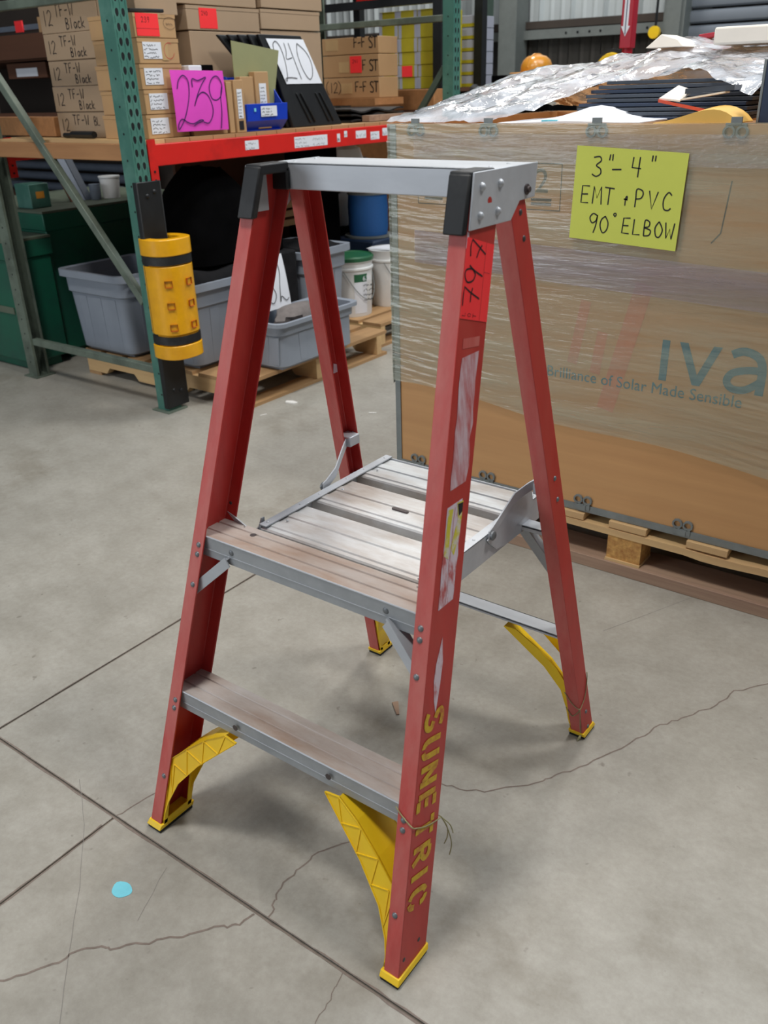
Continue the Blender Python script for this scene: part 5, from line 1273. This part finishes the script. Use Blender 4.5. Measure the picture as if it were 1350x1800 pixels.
# pails
def pail(cx, cy, z0, r, h, label, lid=None):
    mb = MB(); mb.lathe([(0, 0), (r*.90, 0), (r*.92, .01), (r*.985, h*.8), (r*1.04, h*.81), (r*1.04, h*.84), (r*.99, h*.85), (r, h*.93), (r*1.05, h*.94), (r*1.05, h), (r*.97, h+.002)] if lid else [(0, 0), (r*.90, 0), (r*.92, .01), (r*.985, h*.8), (r*1.04, h*.81), (r*1.04, h*.84), (r*.99, h*.85), (r, h*.97), (r*1.04, h), (r*.96, h), (r*.88, .02)], (cx, cy, z0), 36)
    o = mb.build('pail', 'bucket_white'); tag(o, label, 'pail')
    if lid:
        MB().lathe([(r*1.07, h-.015), (r*1.08, h+.004), (r*1.0, h+.012), (r*.95, h+.006), (0, h+.006)], (cx, cy, z0), 36).build('lid', lid, o)
    mb = MB(); mb.tube([(cx+r*1.06*math.cos(a), cy+r*1.06*math.sin(a), z0+h*.80-.17*math.sin((a+1.2)/2.4*math.pi)*1) for a in [-1.2+2.4*i/14 for i in range(15)]], .0022, 6); mb.build('handle', 'steel_strip', o)
    return o
p1 = pail(-2.36, 3.295, PZ, .127, .33, 'white pail with a green lid and printed dark label', 'lid_green')
mb = MB()
for i in range(8):
    a = -.75+.085*i; b = a+.085; r = .1495
    r = .1272
    f = lambda t, z: (-2.36+r*t_(z)*math.cos(t), 3.295+r*t_(z)*math.sin(t), PZ+z)
    t_ = lambda z: .925+.08*z/.3
    mb.quad(f(a, .02), f(b, .02), f(b, .20), f(a, .20), 0); mb.quad(f(a, .201), f(b, .201), f(b, .245), f(a, .245), 1)
mb.build('label_sheet', ['paper', 'lid_green'], p1, recalc=False)
mb = MB(); printed(mb, '630', (-2.36+.129*math.cos(-.35), 3.295+.129*math.sin(-.35), PZ+.208), Vector((.40, .91, 0)), Z, Vector((.91, -.4, 0)), .038); mb.build('label_number', 'paper', p1)
mb = MB(); scribble(mb, (-2.36+.129*math.cos(-.35), 3.295+.129*math.sin(-.35), PZ+.09), Vector((.40, .91, 0)), Z, Vector((.91, -.4, 0)), .09, .11, 4, .004, 0); mb.build('label_print', 'ink', p1)
p2 = pail(-2.32, 3.63, PZ, .127, .33, 'white pail with a wire handle beside the crate edge')
mb = MB(); mb.prism([(0, 0), (.24, .03), (.22, .2), (.03, .17)], (-2.42, 3.53, PZ+.3335), X, Y, Z*.002); mb.prism([(.02, 0), (.26, .05), (.22, .2), (.05, .15)], (-2.40, 3.55, PZ+.336), X, Y, Z*.002)
tag(mb.build('paper_sheets', 'paper'), 'loose white papers lying on the open white pail', 'paper')
# spool of blue rope
sp = MB(); sc = (-2.62, 3.82, .493)
sp.lathe([(0, 0), (.15, 0), (.15, .012), (.03, .012), (.03, .255), (.13, .255), (.13, .265), (0, .265)], sc, 32); so = sp.build('rope_spool', 'column_grey'); tag(so, 'spool of bright blue rope standing behind the white pails', 'spool')
MB().lathe([(.03, .013), (.120, .013), (.126, .06), (.125, .12), (.127, .18), (.121, .254), (.03, .254)], sc, 32).build('rope', 'rope_blue', so)
mb = MB(); mb.box(-2.79, -2.46, 3.66, 3.98, PZ, .491); tag(mb.build('dark_tub', 'book_blue', bevel=.012), 'dark blue tub carrying the blue rope spool', 'tub')
mb = MB(); mb.lathe([(0, 0), (.18, 0), (.20, .05), (.20, .34), (.16, .46), (.06, .51), (0, .51)], (-3.01, 4.0, .53), 30); o = mb.build('white_tank', 'bucket_white'); tag(o, 'rounded white tank with a black strap behind the rope spool', 'tank')
mb = MB(); mb.tube([(-3.01+.205*math.cos(a), 4.0+.205*math.sin(a), .78+.14*math.sin(a*1.0+.6)) for a in [-2.6+4.4*i/20 for i in range(21)]], .012, 6); mb.build('strap', 'black_rubber', o)
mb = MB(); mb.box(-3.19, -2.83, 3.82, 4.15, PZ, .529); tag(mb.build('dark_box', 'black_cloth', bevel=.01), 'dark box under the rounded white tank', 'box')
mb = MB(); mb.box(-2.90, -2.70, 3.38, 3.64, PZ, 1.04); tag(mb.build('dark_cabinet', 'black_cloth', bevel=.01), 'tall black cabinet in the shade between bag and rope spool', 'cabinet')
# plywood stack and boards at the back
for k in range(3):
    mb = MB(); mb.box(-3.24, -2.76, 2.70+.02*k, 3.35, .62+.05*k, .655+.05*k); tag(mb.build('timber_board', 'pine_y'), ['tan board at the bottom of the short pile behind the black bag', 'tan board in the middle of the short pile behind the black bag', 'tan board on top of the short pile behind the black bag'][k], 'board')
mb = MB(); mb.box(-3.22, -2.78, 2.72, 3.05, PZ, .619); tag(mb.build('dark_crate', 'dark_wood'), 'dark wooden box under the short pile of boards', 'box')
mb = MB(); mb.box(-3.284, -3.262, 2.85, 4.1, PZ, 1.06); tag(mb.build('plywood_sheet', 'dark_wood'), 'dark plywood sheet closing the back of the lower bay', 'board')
# green steel job boxes
def jobbox(x0, x1, y0, y1, z1, label, m='cabinet_green'):
    mb = MB(); mb.box(x0, x1, y0, y1, .05, z1-.10); mb.box(x0+.03, x1-.03, y0+.03, y1-.03, 0, .05); o = mb.build('job_box', m, bevel=.006); tag(o, label, 'tool chest')
    mb = MB(); mb.box(x0-.012, x1+.012, y0-.012, y1+.012, z1-.10, z1-.012); mb.build('lid', m, o, bevel=.006)
    MB().box(x0-.012, x1+.012, y0-.012, y1+.012, z1-.0118, z1).build('lid_top', 'cabinet_top', o)
    mb = MB(); mb.box(x0+.05, x1-.05, y0-.006, y0+.002, z1*.45, z1*.5); mb.build('rail_bar', 'cabinet_top' , o)
    return o
jobbox(-4.35, -3.44, 2.06, 3.1, .80, 'dark green steel chest with a dusty lid behind the left grey tote')
jobbox(-4.4, -3.395, 1.79, 2.03, .69, 'green steel chest at the far left outside the rack post')
mb = MB(); mb.box(-3.72, -3.585, 2.10, 2.22, .801, .925); o = mb.build('metal_box', 'rack_green', bevel=.004); tag(o, 'small green metal box standing on the dark green chest', 'box')
MB().box(-3.585, -3.5835, 2.135, 2.185, .85, .885).build('sticker', 'hat_orange', o)
mb = MB(); mb.lathe([(0, 0), (.048, 0), (.058, .11), (.062, .112), (.062, .12), (.054, .12), (.045, .01)], (-3.63, 2.66, .801), 20); tag(mb.build('small_bucket', 'bucket_white'), 'small white bucket on the dark green chest', 'bucket')
mb = MB(); mb.lathe([(0, 0), (.028, 0), (.032, .02), (.032, .085), (0, .085)], (-3.63, 2.55, .801), 16); tag(mb.build('plastic_cup', 'pipe_grey'), 'blue-grey cup beside the small white bucket', 'cup')
for k, (yy, m_, lab) in enumerate(((2.42, 'dark_wood', 'reddish board'), (2.47, 'pipe_grey', 'bluish board'), (2.52, 'book_dark', 'dark board'))):
    mb = MB(); mb.bar((-3.66, yy, .803), (-3.83, yy-.02, 1.12), (.012, 0, .0), (0, .045, 0)); tag(mb.build('leaning_board', m_), lab+' leaning upright on the dark green chest', 'board')
for k in range(3):
    mb = MB(); mb.tube([(-6.4, 3.5+.05*k, .72+.07*k), (-4.6, 3.5+.05*k, .72+.07*k)], .03, 10); tag(mb.build('pipe', 'pipe_grey'), ['lowest', 'middle', 'uppermost'][k]+' of three grey pipes lying behind the green chest', 'pipe', 'grey pipes at the far left')
# background at upper left, behind the first rack
RCk = empty('pallet_rack', (-5.6, 3.1, 0), 'dark timber-loaded rack seen at the far upper left', 'rack')
MB().box(-6.6, -4.25, 3.0, 3.05, 1.57, 1.71).build('beam', 'dark_wood', RCk); MB().box(-6.6, -4.25, 3.0, 3.06, 1.16, 1.25).build('beam', 'dark_wood', RCk)
MB().box(-6.6, -4.25, 3.9, 3.95, 0, 2.6).build('back_panel', 'wall_dark', RCk)  # dark sheet added to stand in for the gloom behind this rack
MB().box(-6.6, -4.25, 3.06, 3.9, .665, .688).build('deck', 'dark_wood', RCk); MB().box(-6.6, -4.25, 3.06, 3.9, 1.56, 1.58).build('deck', 'dark_wood', RCk); MB().box(-6.6, -4.25, 3.06, 3.9, 1.14, 1.16).build('deck', 'dark_wood', RCk)
mb = MB(); mb.box(-5.4, -4.62, 3.05, 3.12, 1.735, 1.765, 0); mb.box(-4.86, -4.78, 3.04, 3.05, 1.725, 1.79, 1); mb.box(-4.62, -4.45, 3.05, 3.2, 1.713, 1.80, 2)
tag(mb.build('wrapped_bar', ['pipe_grey', 'sticker_orange', 'cardboard']), 'grey bar with an orange tag and a carton end at the upper left', 'bar')
mb = MB(); mb.box(-5.1, -4.66, 3.08, 3.3, 1.46, 1.55); sheet(mb, (-5.0, 3.0795, 1.47), X, Z, -Y, .24, .05, .0006, 1); tag(mb.build('dark_carton', ['dark_wood', 'paper']), 'dark carton with a white label at the left edge of the picture', 'box')
mb = MB(); mb.box(-4.60, -4.48, 3.08, 3.2, 1.165, 1.50); sheet(mb, (-4.58, 3.0795, 1.30), X, Z, -Y, .06, .03, .0006, 1); tag(mb.build('grey_case', ['pipe_grey', 'paper']), 'upright grey case with a white strip left of the marked cartons', 'case')
mb = MB(); mb.bar((-4.2, 2.2, 1.21), (-3.04, 2.0, 1.215), (0, .10, 0), (0, 0, .085)); tag(mb.build('timber_beam', 'osb', bevel=.003), 'brown timber beam lying left of the bottom marked carton', 'timber')
# fill behind the bays so the background stays dark
mb = MB(); mb.box(-8.9, -4.6, 5.8, 5.9, 0, 2.6); tag(mb.build('dark_backdrop', 'wall_dark'), 'added dark backdrop far behind the racks on the left', 'panel')
# debris
mb = MB(); mb.prism([(0, 0), (.05, .01), (.055, .03), (.02, .035), (-.01, .02)], (-1.86, 2.13, .0008), X, Y, Z*.008); tag(mb.build('foam_scrap', 'debris_white'), 'white foam scrap on the floor by the pallet under the totes', 'litter')
mb = MB(); mb.prism([(0, 0), (.014, .03), (.018, .028), (.006, 0)], (-1.845, 1.94, .0008), X, Y, Z*.003); tag(mb.build('paper_scrap', 'debris_white'), 'thin white sliver on the floor in front of the totes', 'litter')
mb = MB(); mb.prism([(0, 0), (.03, .02), (.028, .028), (0, .01)], (-1.44, 2.23, .0008), X, Y, Z*.002); tag(mb.build('paper_scrap', 'debris_white'), 'tiny pale scrap on the floor left of the crate', 'litter')
mb = MB(); mb.prism([(0, 0), (.035, -.03), (.04, -.026), (.01, .012)], (-.13, .60, .0008), X, Y, Z*.003); tag(mb.build('wood_chip', 'old_wood'), 'small wood splinter on the floor under the ladder', 'litter')
